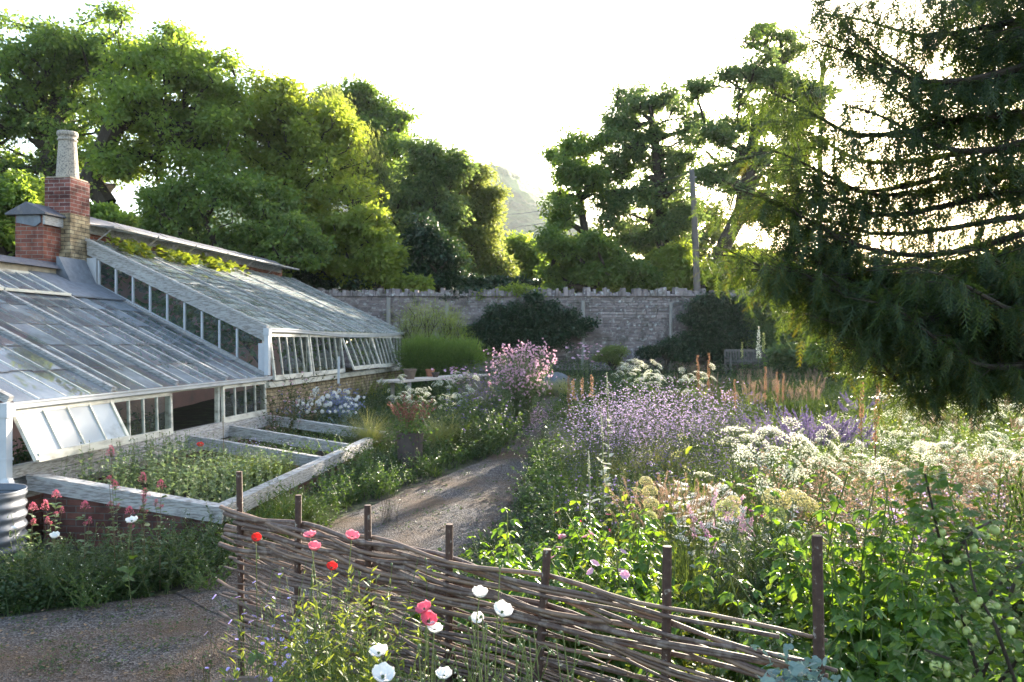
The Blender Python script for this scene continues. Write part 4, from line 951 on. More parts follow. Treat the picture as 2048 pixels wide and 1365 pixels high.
for (tpx, tpy, td), zh, up in BO:
    td *= .70; td += .5*(tpx > 1850); zh = (zh-2.3)*.72+2.45
    if abs(tpx-1845) < 40 and abs(tpy-240) < 50: continue
    if tpy > 550: tpy -= 65
    if (int(tpx)*7+int(tpy)*3) % 10 < 1 and tpx > 1600 and tpy > 120: continue
    tip = P(tpx, tpy, td)-cb; st = np.array((-.1, .08, zh-.35)); L = np.linalg.norm(tip-st); n = int(L/.11)+3
    t = np.linspace(0, 1, n)[:, None]
    ctr = np.array((0, 0, rng.uniform(-.12, .05)*L)) + rng.normal(0, .05*L, 3)*(1, 1, .3)
    pts = st+(tip-st)*t + ctr*np.sin(np.pi*t) + np.array((0, 0, .05*L))*np.sin(np.pi*2*t+rng.uniform(-.5, .5))*np.minimum(1, 4*(1-t)) ; rr = np.linspace(.05, .006, n)
    tube(bmb, pts, rr, 6, cap=False)
    T = np.gradient(pts, axis=0); T /= np.linalg.norm(T, axis=1, keepdims=True); Sd = np.cross(T, (0, 0, 1)); Sd /= np.linalg.norm(Sd, axis=1, keepdims=True)
    for i in range(int(n*.12), n):
        f = i/(n-1); w_ = (.32+.55*math.sin(math.pi*min(1, (1-f)*.92+.06))**.7)
        for s in (-1, 1):
            for rep in range(2):
                if rng.random() < .16: continue
                ln = .55*w_*rng.uniform(.55, 1.2); dd_ = Sd[i]*s*rng.uniform(.5, 1.0)+T[i]*rng.uniform(.3, 1.0)+np.array((0, 0, rng.uniform(-.22, .05)))
                dd_ /= np.linalg.norm(dd_); p = pts[i]+rng.normal(0, .03, 3)
                m = max(2, int(ln/.065)); q = p+dd_*ln; tubes(bmb, [p], [q], .005, .002, 3)
                for k in range(m):
                    u = (k+rng.random())/m; pp = p+dd_*ln*u - np.array((0, 0, .12*u*u))
                    hpos.append(pp); h = dd_*rng.uniform(.05, .45)+np.array((rng.normal(0, .16), rng.normal(0, .16), -1)); hdir.append(h); hsc.append(rng.uniform(.10, .26))
                    if rng.random() < .8: spos.append(pp); sdir.append(dd_+rng.normal(0, .5, 3)*(1, 1, .3)); ssc.append(rng.uniform(.11, .20))
    for k in range(3): spos.append(pts[-1]-T[-1]*.05); sdir.append(T[-1]+rng.normal(0, .25, 3)); ssc.append(.24)
bmb.build('boughs', M['bark'], cn)
mb = MB(); stamp(mb, SPd[0], SPd[1], spos, rotm(sdir, rng.normal(0, .4, len(spos))), np.array(ssc)); print('sprays', len(spos), len(hpos))
mb.build('sprays', M['needle'], cn)
mb = MB(); hp = np.array(hpos); hd = np.array(hdir); hs = np.array(hsc); sel = (rng.random(len(hp)) < .15) & (hp[:, 2] < 4)
stamp(mb, SP[0], SP[1], hp[~sel], rotm(hd[~sel], rng.uniform(0, 6.28, (~sel).sum())), hs[~sel]); mb.build('hanging_sprays', M['needle'], cn)
mb = MB(); stamp(mb, SP[0], SP[1], hp[sel], rotm(hd[sel], rng.uniform(0, 6.28, sel.sum())), hs[sel]); mb.build('sunglow_sprays', M['needle_b'], cn)
# ================================================================ plants
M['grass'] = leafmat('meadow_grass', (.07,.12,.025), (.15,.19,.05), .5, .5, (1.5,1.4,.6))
M['grass_d'] = leafmat('shady_grass', (.035,.07,.02), (.07,.11,.03), .45, .5, (1.6,1.5,.6))  # darker copy of the meadow grass, shade put into the green
M['stipa'] = leafmat('feather_grass', (.10,.13,.04), (.17,.18,.07), .5, .55, (1.3,1.25,.8), grad=(.25,.8,(.46,.39,.25)))
M['stipa_g'] = leafmat('green_feather_grass', (.12,.16,.045), (.19,.21,.07), .5, .55, (1.4,1.3,.7), grad=(.05,.8,(.36,.35,.17)))
M['tan'] = leafmat('tan_seedheads', (.30,.21,.16), (.22,.15,.12), .4, .7, (1.2,1.1,.9))
M['stem'] = leafmat('green_stems', (.10,.14,.05), (.14,.17,.06), .25, .6)
M['stem_r'] = leafmat('reddish_stems', (.16,.09,.06), (.12,.10,.05), .25, .6)
M['herb'] = leafmat('herb_leaves', (.05,.10,.03), (.09,.15,.04), .45, .45, (1.7,1.6,.5))
M['herb_d'] = leafmat('dark_herb_leaves', (.03,.06,.022), (.05,.085,.03), .4, .45, (1.8,1.6,.5))  # herb green darkened further to carry the shade of the left bed
M['herb_y'] = leafmat('yellow_herb_leaves', (.13,.18,.03), (.19,.22,.05), .5, .45, (1.5,1.4,.5))
M['glauc'] = leafmat('glaucous_leaves', (.12,.17,.09), (.18,.22,.12), .4, .5, (1.3,1.4,.9))
M['blueleaf'] = leafmat('blue_grey_leaves', (.13,.20,.19), (.20,.28,.26), .35, .5, (1.1,1.2,.9))
M['rasp'] = leafmat('raspberry_leaves', (.065,.14,.027), (.12,.20,.045), .52, .4, (2.1,1.9,.4), .5)
M['silver'] = leafmat('silver_leaves', (.34,.36,.32), (.44,.45,.40), .3, .7, (1.1,1.1,.9))
M['goose'] = leafmat('gooseberry_leaves', (.045,.095,.022), (.08,.14,.03), .45, .45, (2.0,1.8,.4), .4)
PC = dict(white=(.80,.80,.77), umbel=(.66,.68,.54), cream=(.72,.70,.52), pink=(.72,.24,.30), palepink=(.60,.38,.47), red=(.62,.05,.04), rosy=(.60,.15,.21), crimson=(.45,.05,.12),
          violet=(.13,.10,.21), lilac=(.44,.34,.52), paleviolet=(.56,.46,.76), blue=(.17,.20,.33), magenta=(.55,.06,.30), yellow=(.44,.40,.16), lemon=(.40,.42,.13), orange=(.48,.27,.15), reddish=(.20,.085,.06), seed=(.20,.11,.06))
for k, c in PC.items(): M['p_'+k] = petal(k+'_petals', c)
def mesh_of(mb, name, mats, smooth=False):
    o = mb.build(name, mats, smooth=smooth); me = o.data; bpy.data.objects.remove(o); return me
HD = {}
def dots(n, size, pos, mb, mi=0, tm=LQ, dirs=None, up=.0):
    d = rng.normal(0, 1, (n, 3)) if dirs is None else dirs+rng.normal(0, .35, (n, 3))
    stamp(mb, tm[0], tm[1], pos, rotm(d, rng.uniform(0, 6.28, n)), size*rng.uniform(.7, 1.3, n), mi)
def head_umbel(col='p_umbel', nU=34, nf=9, dome=.34, fs=.075):
    mb = MB(); k = np.arange(nU)+.5; r = np.sqrt(k/nU); a = k*2.39996
    c = np.stack([r*np.cos(a), r*np.sin(a), dome*(1-r**2)], -1)
    tubes(mb, np.zeros((nU, 3))-(0, 0, .45), c-(0, 0, .03), .012, .008, 3, 1)
    pp = np.repeat(c, nf, 0)+rng.normal(0, .062, (nU*nf, 3))*(1, 1, .5)
    dd = np.repeat(c, nf, 0)*(1, 1, 0)*.5+rng.normal(0, .8, (nU*nf, 3))
    stamp(mb, LF[0]*(1.6, 1, 1), LF[1], pp, rotm(dd*(1, 1, .25), rng.normal(0, .5, len(pp))), fs*rng.uniform(.8, 1.5, len(pp)))
    return mesh_of(mb, 'umbel', [M[col], M['stem']])
HD['umbel'] = [head_umbel(), head_umbel(dome=.5), head_umbel(dome=.2, nU=28)]
HD['umbel_y'] = [head_umbel('p_lemon', 12, 6, .2, .12)]
def head_ball(col, n=220, sz=.26):
    mb = MB(); d = rdir(n); tubes(mb, d*.0, d*.8, .01, .01, 3, 1); stamp(mb, LF[0]*(1.5, 1, 1), LF[1], d*.74, rotm(d, rng.uniform(0, 6.28, n)), sz*rng.uniform(.8, 1.2, n))
    lathe(mb, [(.001, -.7), (.5, -.5), (.7, 0), (.5, .5), (.001, .7)], 10, cap=False); return mesh_of(mb, 'ball', [M[col], M['stem']])
HD['allium'] = [head_ball('p_white')]; HD['thrift'] = [head_ball('p_lilac', 60)]
def head_cluster(col, n=170, tall=1.3, fs=.2):
    mb = MB(); z = rng.random(n)**.8; r = (1-z)**.6*.8+.12
    a = rng.uniform(0, 6.28, n); p = np.stack([r*np.cos(a)*rng.uniform(.5, 1, n), r*np.sin(a)*rng.uniform(.5, 1, n), z*tall-.2], -1)
    dots(n, fs, p, mb, 0, LF); tubes(mb, np.zeros((30, 3))-(0, 0, .5), p[:30], .02, .012, 3, 1)
    return mesh_of(mb, 'cluster', [M[col], M['stem_r']])
HD['valerian'] = [head_cluster('p_rosy'), head_cluster('p_rosy', 120, 1.8)]
HD['achillea'] = [head_umbel('p_white', 26, 8, .12, .1)]
def head_spike(col, n=120, wid=.1, fs=.07, taper=1, stemm='stem', tm=LF):
    mb = MB(); z = rng.random(n); r = wid*(1-z*taper*.85)*rng.uniform(.5, 1, n); a = rng.uniform(0, 6.28, n)
    p = np.stack([r*np.cos(a), r*np.sin(a), z], -1); d = p*(1, 1, 0)*4+(0, 0, .6)
    dots(n, fs, p, mb, 0, tm, d); tube(mb, [(0, 0, -.05), (0, 0, 1)], [.012, .006], 4, 1, cap=False)
    return mesh_of(mb, 'spike', [M[col], M[stemm]])
HD['sp_violet'] = [head_spike('p_violet'), head_spike('p_violet', 80)]; HD['sp_pink'] = [head_spike('p_palepink', 90, .13, .1)]
HD['sp_seed'] = [head_spike('p_seed', 160, .07, .05, .5, 'stem_r')]; HD['sp_tan'] = [head_spike('tan', 130, .05, .09, .9, 'stem', LN)]
HD['sp_cream'] = [head_spike('p_cream', 200, .09, .05, 1)]; HD['sp_silver'] = [head_spike('silver', 110, .07, .06, 1)]; HD['sp_yellow'] = [head_spike('p_lemon', 90, .1, .08, .6)]; HD['sp_orange'] = [head_spike('p_orange', 100, .09, .06, .6, 'stem_r')]
def head_dome(col, n=520):
    mb = MB(); d = rdir(n, -.25, 1); p = d*rng.uniform(.82, 1.02, n)[:, None]*(1, 1, .8)
    stamp(mb, LF[0]*(1.9, 1, 1), LF[1], p, rotm(np.cross(d, rdir(n)), rng.normal(0, .3, n)), .12*rng.uniform(.7, 1.2, n)); tubes(mb, np.zeros((60, 3)), p[:60], .015, .01, 3, 1)
    return mesh_of(mb, 'dome', [M[col], M['stem']])
HD['euph'] = [head_dome('p_yellow'), head_dome('p_lemon')]
def poppy(col, openn=1.0, flat=.3, seed=0):
    """four to six crumpled petals round a green pod"""
    r = np.random.default_rng(seed); mb = MB()
    for ring, npet in ((0, 3), (1, 3)):
        for k in range(npet):
            a0 = 2*math.pi*(k+.5*ring)/npet+r.uniform(-.1, .1); nu, nv = 9, 6; V = []
            for i in range(nv):
                t = i/(nv-1)
                for j in range(nu):
                    u = j/(nu-1)*2-1; ang = a0+u*1.2*(.6+.4*t**.5)
                    th = t*(1.0+.55*openn)*(1-.10*abs(u)**3)*(1+.05*math.sin(u*13+k)*t); rr = .04+math.sin(th)*(.92+.05*ring)
                    x = rr*math.cos(ang); y = rr*math.sin(ang)
                    z = (1-math.cos(th))*.95 + .10*math.sin(u*7+k*2+ring)*t*t + .05*math.sin(u*19+ring*2+k)*t**2 + .02*ring
                    V.append((x, y, z))
            i = np.arange(nv-1)[:, None]*nu; j = np.arange(nu-1)[None]; mb.add(V, np.stack([i+j, i+j+1, i+nu+j+1, i+nu+j], -1).reshape(-1, 4))
    lathe(mb, [(.02, 0), (.11, .08), (.13, .2), (.10, .26), (.15, .28), (.01, .30)], 10, mi=1, cap=False)
    n = 40; a = r.uniform(0, 6.28, n); p = np.stack([.2*np.cos(a), .2*np.sin(a), np.full(n, .2)+r.uniform(-.04, .05, n)], -1); dots(n, .05, p, mb, 2)
    return mesh_of(mb, 'poppy', [M[col], M['glauc'], M['p_cream']], smooth=True)
for c in ('white', 'pink', 'red', 'rosy'): HD['pop_'+c] = [poppy('p_'+c, .6, .25, 1), poppy('p_'+c, .25, .4, 2), poppy('p_'+c, .9, .1, 3)]
def bud():
    mb = MB(); lathe(mb, [(.001, 0), (.22, .1), (.40, .4), (.42, .7), (.32, 1.05), (.12, 1.3), (.001, 1.36)], 10, cap=False); return mesh_of(mb, 'bud', [M['glauc']], True)
HD['bud'] = [bud()]
def pod():
    mb = MB(); lathe(mb, [(.001, 0), (.2, .08), (.42, .35), (.45, .7), (.30, .98), (.22, 1.0), (.5, 1.08), (.42, 1.14), (.001, 1.12)], 10, cap=False); return mesh_of(mb, 'pod', [M['glauc']], True)
HD['pod'] = [pod()]
def bell(col):
    mb = MB(); lathe(mb, [(.02, 0), (.28, .12), (.36, .5), (.42, .8), (.62, 1.02)], 10, cap=False); return mesh_of(mb, 'bell', [M[col]], True)
HD['bell'] = [bell('p_paleviolet')]
def daisyish(col, n=16, w=2.0, cup=.25):
    mb = MB(); a = np.arange(n)*2*np.pi/n; d = np.stack([np.cos(a), np.sin(a), np.full(n, cup)], -1)
    R = rotm(d, np.zeros(n)); stamp(mb, LF[0]*(w, 1, 1), LF[1], np.zeros((n, 3)), R, rng.uniform(.8, 1.05, n)); return mesh_of(mb, 'bloom', [M[col]])
HD['mallow'] = [daisyish('p_palepink', 6, 2.2, .5)]; HD['knap'] = [daisyish('p_magenta', 22, .7, .9)]; HD['aqui'] = [daisyish('p_violet', 9, 1.3, .6)]; HD['scab'] = [daisyish('p_paleviolet', 14, 1.4, .25)]; HD['camp'] = [daisyish('p_crimson', 6, 1.6, .2)]
def stemset(n, h, spread, hv=.25, curve=.15, base=.03, seg=5):
    out = []
    for k in range(n):
        a = rng.uniform(0, 6.28); s = spread*math.sqrt(rng.random()); H = h*rng.uniform(1-hv, 1); b = rng.normal(0, base, 2); cv = rng.normal(0, curve*h*.3, 2)
        t = np.linspace(0, 1, seg)
        out.append(np.stack([b[0]+math.cos(a)*s*t**1.3+cv[0]*np.sin(np.pi*t), b[1]+math.sin(a)*s*t**1.3+cv[1]*np.sin(np.pi*t), H*t*(1-.06*s*t)], -1))
    return out
def along(stems, n, f0=.1, f1=.9):
    si = rng.integers(0, len(stems), n); f = rng.uniform(f0, f1, n); P_ = []; T_ = []
    for s, u in zip(si, f):
        st = stems[s]; x = u*(len(st)-1); i = min(int(x), len(st)-2); q = x-i
        P_.append(st[i]*(1-q)+st[i+1]*q); T_.append(st[i+1]-st[i])
    T_ = np.array(T_); return np.array(P_), T_/np.linalg.norm(T_, axis=1, keepdims=True)
def addhead(root, key, loc, size, dirv=(0, 0, 1), name='flower_head', parent=None):
    me = random.choice(HD[key]); o = bpy.data.objects.new(name, me); COL.objects.link(o); o.parent = parent or root
    o.location = loc; q = Vector(tuple(dirv)).to_track_quat('Z', 'Y'); o.rotation_mode = 'QUATERNION'; o.rotation_quaternion = q
    o.scale = (size, size, size); return o
def herb(name, cat, n=8, h=.7, spread=.25, sr=.004, nl=60, ls=.06, lt=LQ, lm='herb', f0=.05, f1=.85, ldir=(.9, .5), sm='stem', heads=None, hs=.05, nh=None, hname='flower_head',
         tiny=None, ntiny=0, tsize=.02, tf=(.5, 1), tspread=.05, hv=.25, curve=.2, base=.03, merged=False, lw=1.0, htilt=.3, stems=None):
    root = thing(name, None, cat, (0, 0, -50))
    st = stems or stemset(n, h, spread, hv, curve, base)
    mb = MB(); polys(mb, st, sr, sr*.45, 4 if sr > .004 else 3); mb.build('stem', M[sm], root)
    if nl:
        mb = MB(); p, T = along(st, nl, f0, f1); d = rdir(nl, -.4, .5)*ldir[0]+T*ldir[1]
        s = ls*rng.uniform(.6, 1.25, nl)*(1.1-.4*(p[:, 2]/max(h, .01)))
        stamp(mb, lt[0], lt[1], p, rotm(d, rng.normal(0, .5, nl)), np.stack([s*lw, s, s], -1)); mb.build('leaves', M[lm], root)
    if heads:
        if merged:
            mb = MB(); me0 = HD[heads][0]; 
        for s_ in st[:(nh or len(st))]:
            T = s_[-1]-s_[-2]; T = T/np.linalg.norm(T)+rng.normal(0, htilt, 3)*(1, 1, .2); addhead(root, heads, tuple(s_[-1]), hs*rng.uniform(.75, 1.2), T, hname)
    if ntiny:
        mb = MB(); p, T = along(st, ntiny, *tf); off = rng.normal(0, tspread, (ntiny, 3)); q = p+off+T*abs(off[:, 2:3])
        tubes(mb, p, q, .0012, .0008, 3, 1)
        for c in range(3): stamp(mb, LF[0]*(1.7, 1, 1), LF[1], q, rotm(rdir(ntiny, -.3, .8), rng.uniform(0, 6.28, ntiny)), tsize*rng.uniform(.7, 1.3, ntiny))
        tag(mb.build('flowers', [M[tiny], M[sm]], root), kind='stuff')
    return root
def tussock(name, cat, n=420, h=.75, w=.004, spread=.55, mat='stipa', bend=(.25, 1.1), base=.06):
    root = thing(name, None, cat, (0, 0, -50)); mb = MB()
    for b in range(4):
        bl = blade(6, w/h, rng.uniform(*bend)); m = n//4
        a = rng.uniform(0, 6.28, m); lean = rng.uniform(0, spread, m); d = np.stack([-np.sin(a), np.cos(a)], -1)
        X = np.stack([np.cos(a), np.sin(a), 0*a], -1); Zv = np.stack([d[:, 0]*lean, d[:, 1]*lean, 1-.3*lean], -1); Zv /= np.linalg.norm(Zv, axis=1, keepdims=True); Yv = np.cross(Zv, X)
        R = np.stack([X, Yv, Zv], -1); pos = np.stack([rng.normal(0, base, m), rng.normal(0, base, m), 0*a-.02], -1)
        stamp(mb, bl[0], bl[1], pos, R, h*rng.uniform(.55, 1.1, m))
    mb.build('blades', M[mat], root); return root
def put(pr, pts, sc=(.8, 1.2), label=None, group=None, rz=None):
    out_ = []
    for q in pts:
        loc = (q[0], q[1], float(gz2(q[0], q[1]))-.01 if len(q) < 3 or q[2] is None else q[2])
        s = random.uniform(*sc) if hasattr(sc, '__len__') else sc
        if len(q) > 3: s = q[3]
        out_.append(place(pr, USED, loc, rz, s, label, group))
    return out_
YL = np.array([p[1] for p in pl])[::1]; XL = np.array([p[0] for p in pl]); o1 = np.argsort(YL); YR = np.array([p[1] for p in pr]); XR = np.array([p[0] for p in pr]); o2 = np.argsort(YR)
def onpath(x, y, m=.05):
    l = np.interp(y, YL[o1], XL[o1]); r = np.interp(y, YR[o2], XR[o2]); a = (y > 6.4) & (y < 24.2) & (x > l-m) & (x < r+m)
    yr = np.interp(y, [1, 3, 4.6, 6, 8], [3, 1.5, -.3, -.9, -1.1]); yl_ = np.interp(y, [1, 3, 5, 6.6, 7.6], [-9, -7.5, -6.2, -5.4, -3.2])
    return a | ((y < 7.6) & (x > yl_-m) & (x < np.minimum(yr, -1.6-.0*y)+m))
def free(x, y):
    c, s = math.cos(-GR), math.sin(-GR); lx = (x-GX)*c-(y-GY)*s; ly = (x-GX)*s+(y-GY)*c
    inh = ((ly > -7.6) & (ly < .05) & (lx < 2.55)) | ((ly >= .05) & (lx < .3) & (ly < 11.3))
    return ~inh & ~onpath(x, y) & (y < 29.7)
def zone(px0, px1, d0, d1, n, chk=True):
    out_ = []; k = 0
    while len(out_) < n and k < n*30:
        k += 1; d = rng.uniform(d0, d1); q = G(rng.uniform(px0, px1), d)
        if not chk or free(np.array(q[0]), np.array(q[1])): out_.append((q[0], q[1]))
    return out_
# ---- ground cover that nobody could count
def cover(name, mat, n, px0, px1, d0, d1, h, blades_=14, w=.012, sp=.6, hv=.4, bend=(.2, .9)):
    mb = MB(); pts = zone(px0, px1, d0, d1, 0)
    k = n*3; d = np.sqrt(rng.uniform(d0**2, d1**2, k)) if d0 < 12 else rng.uniform(d0, d1, k); px = rng.uniform(px0, px1, k); x = (px-1024)*d/F0; ok = free(x, d); x = x[ok][:n]; y = d[ok][:n]; m = len(x)
    z = gz2(x, y)
    X0 = np.repeat(np.stack([x, y, z], -1), blades_, 0); X0[:, :2] += rng.normal(0, .06, (len(X0), 2))
    hh = np.repeat(h*rng.uniform(1-hv, 1+hv, m), blades_)*rng.uniform(.5, 1.1, len(X0))
    for b in range(3):
        sel = slice(b, None, 3); q = X0[sel]; a = rng.uniform(0, 6.28, len(q)); lean = rng.uniform(0, sp, len(q)); bl = blade(4, w/h, rng.uniform(*bend))
        X = np.stack([np.cos(a), np.sin(a), 0*a], -1); Zv = np.stack([-np.sin(a)*lean, np.cos(a)*lean, 1-.3*lean], -1); Zv /= np.linalg.norm(Zv, axis=1, keepdims=True)
        stamp(mb, bl[0], bl[1], q, np.stack([X, np.cross(Zv, X), Zv], -1), hh[sel])
    tag(mb.build(name, M[mat]), kind='stuff')
def weeds(name, mat, n, px0, px1, d0, d1, h, ls=.045, per=16, tm=LQ):
    mb = MB(); k = n*3; d = np.sqrt(rng.uniform(d0**2, d1**2, k)); px = rng.uniform(px0, px1, k); x = (px-1024)*d/F0; ok = free(x, d); x = x[ok][:n]; y = d[ok][:n]; m = len(x)
    X0 = np.repeat(np.stack([x, y, gz2(x, y)], -1), per, 0); hh = np.repeat(h*rng.uniform(.4, 1.3, m), per); X0 += rng.normal(0, 1, X0.shape)*(.07, .07, 0); X0[:, 2] += hh*rng.random(len(X0))
    stamp(mb, tm[0], tm[1], X0, rotm(rdir(len(X0), -.4, .7), rng.normal(0, .6, len(X0))), ls*rng.uniform(.5, 1.4, len(X0))); tag(mb.build(name, M[mat]), kind='stuff')
cover('meadow_grass', 'grass', 2600, 1120, 2300, 5.5, 13, .55, 16, .010)
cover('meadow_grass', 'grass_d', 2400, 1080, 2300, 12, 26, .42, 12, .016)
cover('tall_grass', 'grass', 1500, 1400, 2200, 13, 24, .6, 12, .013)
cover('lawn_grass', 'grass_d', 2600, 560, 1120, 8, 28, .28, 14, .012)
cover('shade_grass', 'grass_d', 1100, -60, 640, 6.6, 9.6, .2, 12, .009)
cover('foreground_grass', 'grass', 900, 540, 2200, 2.6, 5.6, .38, 14, .008)
weeds('ground_weeds', 'herb', 3600, 1060, 2300, 4.6, 14, .42, .05, 20)
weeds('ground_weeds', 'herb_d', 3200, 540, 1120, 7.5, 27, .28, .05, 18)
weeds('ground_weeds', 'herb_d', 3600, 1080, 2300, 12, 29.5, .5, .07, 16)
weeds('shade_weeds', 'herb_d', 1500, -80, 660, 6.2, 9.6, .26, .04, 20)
weeds('foreground_weeds', 'herb', 1700, 560, 2200, 2.6, 5.6, .4, .045, 20)
weeds('gravel_weeds', 'herb_d', 70, -50, 400, 5.6, 7.6, .05, .03, 10)
# moss and weeds on the yard gravel edge
mb = MB(); q = np.array([gd(rng.uniform(0, 460), rng.uniform(1215, 1365)) for _ in range(140)]); X0 = np.repeat(q, 9, 0)+rng.normal(0, .05, (140*9, 3))*(1, 1, 0); X0[:, 2] += .03+rng.uniform(0, .04, len(X0))
stamp(mb, LQ[0], LQ[1], X0, rotm(rdir(len(X0), -.1, .6), rng.normal(0, .6, len(X0))), .028*rng.uniform(.5, 1.3, len(X0))); tag(mb.build('gravel_weeds', M['herb_d']), kind='stuff')
mb = MB(); q = np.array([gd(rng.uniform(740, 1090), rng.uniform(800, 1075)) for _ in range(260)]); X0 = np.repeat(q, 7, 0)+rng.normal(0, .05, (260*7, 3))*(1, 1, 0); X0[:, 2] = gz2(X0[:, 0], X0[:, 1])+.035+rng.uniform(0, .035, len(X0))
stamp(mb, LQ[0], LQ[1], X0, rotm(rdir(len(X0), -.1, .5), rng.normal(0, .6, len(X0))), .03*rng.uniform(.4, 1.3, len(X0))); tag(mb.build('path_weeds', M['herb_d']), kind='stuff')
mb = MB(); n = 900; q = np.array([gd(rng.uniform(720, 1095), rng.uniform(790, 1080)) for _ in range(n//2)]+[gd(rng.uniform(0, 460), rng.uniform(1190, 1365)) for _ in range(n//2)]); q[:, 2] = gz2(q[:, 0], q[:, 1])+.035
stamp(mb, LF[0]*(1.4, 1, 1), LF[1], q, rotm(rdir(n, -.15, .15), rng.normal(0, .3, n)), .03*rng.uniform(.4, 1.3, n)); tag(mb.build('leaf_litter', leafmat('leaf_litter', (.22,.15,.09), (.12,.08,.05), .1, .8)), kind='stuff')
# fallen petals on the path
mb = MB(); n = 1500; c = gd(1062, 838); a = rng.normal(0, 1, (n, 2)); X0 = np.stack([c[0]+a[:, 0]*.42, c[1]+a[:, 1]*1.0, 0*a[:, 0]], -1); X0[:, 2] = gz2(X0[:, 0], X0[:, 1])+.045+rng.uniform(0, .02, n)
stamp(mb, LF[0]*(2, 1, 1), LF[1], X0, rotm(rdir(n, -.15, .15), rng.normal(0, .25, n)), .034*rng.uniform(.7, 1.3, n)); tag(mb.build('fallen_petals', M['p_palepink']), kind='stuff')
mb = MB(); n = 420; X0 = np.array([GL(rng.uniform(.9, 2.25), rng.uniform(-3.0, -1.9), 0) for _ in range(n)]); X0[:, 2] = .28+rng.uniform(0, .05, n)
stamp(mb, LF[0]*(1.6, 1, 1), LF[1], X0, rotm(rdir(n, -.2, .3), rng.normal(0, .6, n)), .07*rng.uniform(.6, 1.2, n)); tag(mb.build('dead_leaves', leafmat('dead_leaves', (.20,.10,.06), (.11,.06,.04), .2, .8, (1.2,1,.8))), kind='stuff')

# ---- feather grasses
p_stipa = tussock('feather_grass', 'grass clump', 1500, .85, .0036, .6, 'stipa_g')
for (px, py, s, lb) in ((738,898,1.05,'rounded clump of soft feather grass at the far corner of the cold frames'),(885,905,1.25,'large soft feather grass clump just right of the bin planter'),
      (700,800,1.0,'feather grass clump before the tall greenhouse wall, behind the white balls'),(1140,805,1.0,'rounded green feather grass clump in front of the grey boulder')):
    q = gd(px, py); put(p_stipa, [(q[0], q[1], None, s)], label=lb, group='feather grass clumps')
p_gold = tussock('golden_grass', 'grass clump', 800, .6, .0034, .5, 'stipa', (.4, 1.4))
for (px, py, s, lb) in ((1112,915,1.15,'pale golden feather grass leaning over the right edge of the path'),(1150,850,.95,'golden grass clump behind the purple flowers, right of the path'),(1190,800,1.0,'small bright golden grass clump right of the orange flowers'),
      (1310,800,1.0,'blond grass clump below the white flat flowers in the middle'),(1800,900,1.3,'bright blond grass clump among the white flower heads'),(1880,880,1.2,'sun-bleached grass clump at right in the white flower meadow')):
    q = gd(px, py); put(p_gold, [(q[0], q[1], None, s)], label=lb, group='golden grass clumps')
put(p_gold, zone(1600, 2060, 6.2, 12.5, 20), (1.2, 1.9), 'sun-bleached feathery grass between the white umbels at right', 'golden grass clumps among the umbels')
put(p_stipa, [(*G(1098, 22.6)[:2], None, .8), (*G(1128, 22.8)[:2], None, .85)], label='soft grass clump half hiding the grey boulder', group='grass clumps before the boulder')
put(p_stipa, zone(1230, 1500, 9, 12, 7), (.9, 1.2), 'hazy soft grass clump among the purple flowers', 'soft grass clumps among the purple flowers')
p_green = tussock('grass_tuft', 'grass tuft', 200, .5, .009, .55, 'grass', (.3, 1.2))
q = [tuple(GL(rng.uniform(1.0, 2.1), rng.uniform(-4.6, -3.5), .30)) for _ in range(12)]; put(p_green, q, (.8, 1.1), 'bright green grass tuft growing in the right end of the nearest cold frame', 'tufts in the nearest cold frame')
put(p_green, zone(480, 640, 8.6, 10.5, 16), (.9, 1.4), 'green grass tuft between the cold frame wall and the wattle fence', 'tufts beside the cold frame')
put(p_green, zone(1300, 2000, 6.2, 10, 60), (1.0, 1.7), 'long green grass tuft in the sunny meadow at right', 'grass tufts in the sunny meadow')
p_mead = tussock('meadow_tuft', 'grass tuft', 420, .75, .008, .4, 'grass', (.2, .9)); 
for s_ in stemset(12, .95, .3, .2, .1, .05): addhead(p_mead, 'sp_tan', tuple(s_[-1]-(0, 0, .25)), .26, s_[-1]-s_[-2]+rng.normal(0, .02, 3), 'seed_head')
put(p_mead, zone(1370, 1640, 17.5, 23.5, 34), (.8, 1.05), 'sunlit grass tuft with pinkish tan seed heads in front of the bench', 'grass tufts in front of the bench')
put(p_mead, zone(1800, 2100, 14, 22, 18), (.8, 1.1), 'pinkish seeding grass tuft beyond the white flowers at far right', 'seeding tufts at far right')

# ---- tall white umbels
p_um = [herb('white_umbel', 'flower', 6, 1.35, .34, .006, 60, .09, LF, 'herb', .05, .8, heads='umbel', hs=.085, hv=.3, base=.04),
        herb('white_umbel', 'flower', 9, 1.3, .42, .006, 80, .08, LF, 'herb', .05, .85, heads='umbel', hs=.075, hv=.38, base=.05), 
        herb('white_umbel', 'flower', 4, 1.15, .22, .005, 40, .08, LF, 'herb_y', .05, .8, heads='umbel', hs=.09, hv=.3, base=.03)]
def putm(prs, pts, **k):
    for i, p in enumerate(pts): put(prs[i % len(prs)], [p], **k)
putm(p_um, zone(1500, 1650, 6.9, 7.8, 6), sc=(1.2, 1.35), label='tall plant with white domed flower heads standing alone right of the purple cloud', group='tall white umbels right of the purple flowers')
putm(p_um, zone(1640, 2080, 8.0, 10.5, 22), sc=(.72, 1.12), label='white domed flower head plant in the sunny meadow at right', group='white umbels in the sunny meadow')
putm(p_um, zone(1780, 2150, 10.5, 15, 18), sc=(.8, 1.2), label='white flat-topped flower plant further back at the far right', group='white umbels at far right')
putm(p_um, zone(1250, 1400, 16.5, 19, 12), sc=(1.0, 1.2), label='white flat-topped flowers behind the purple cloud in the middle of the bed', group='white umbels behind the purple flowers')
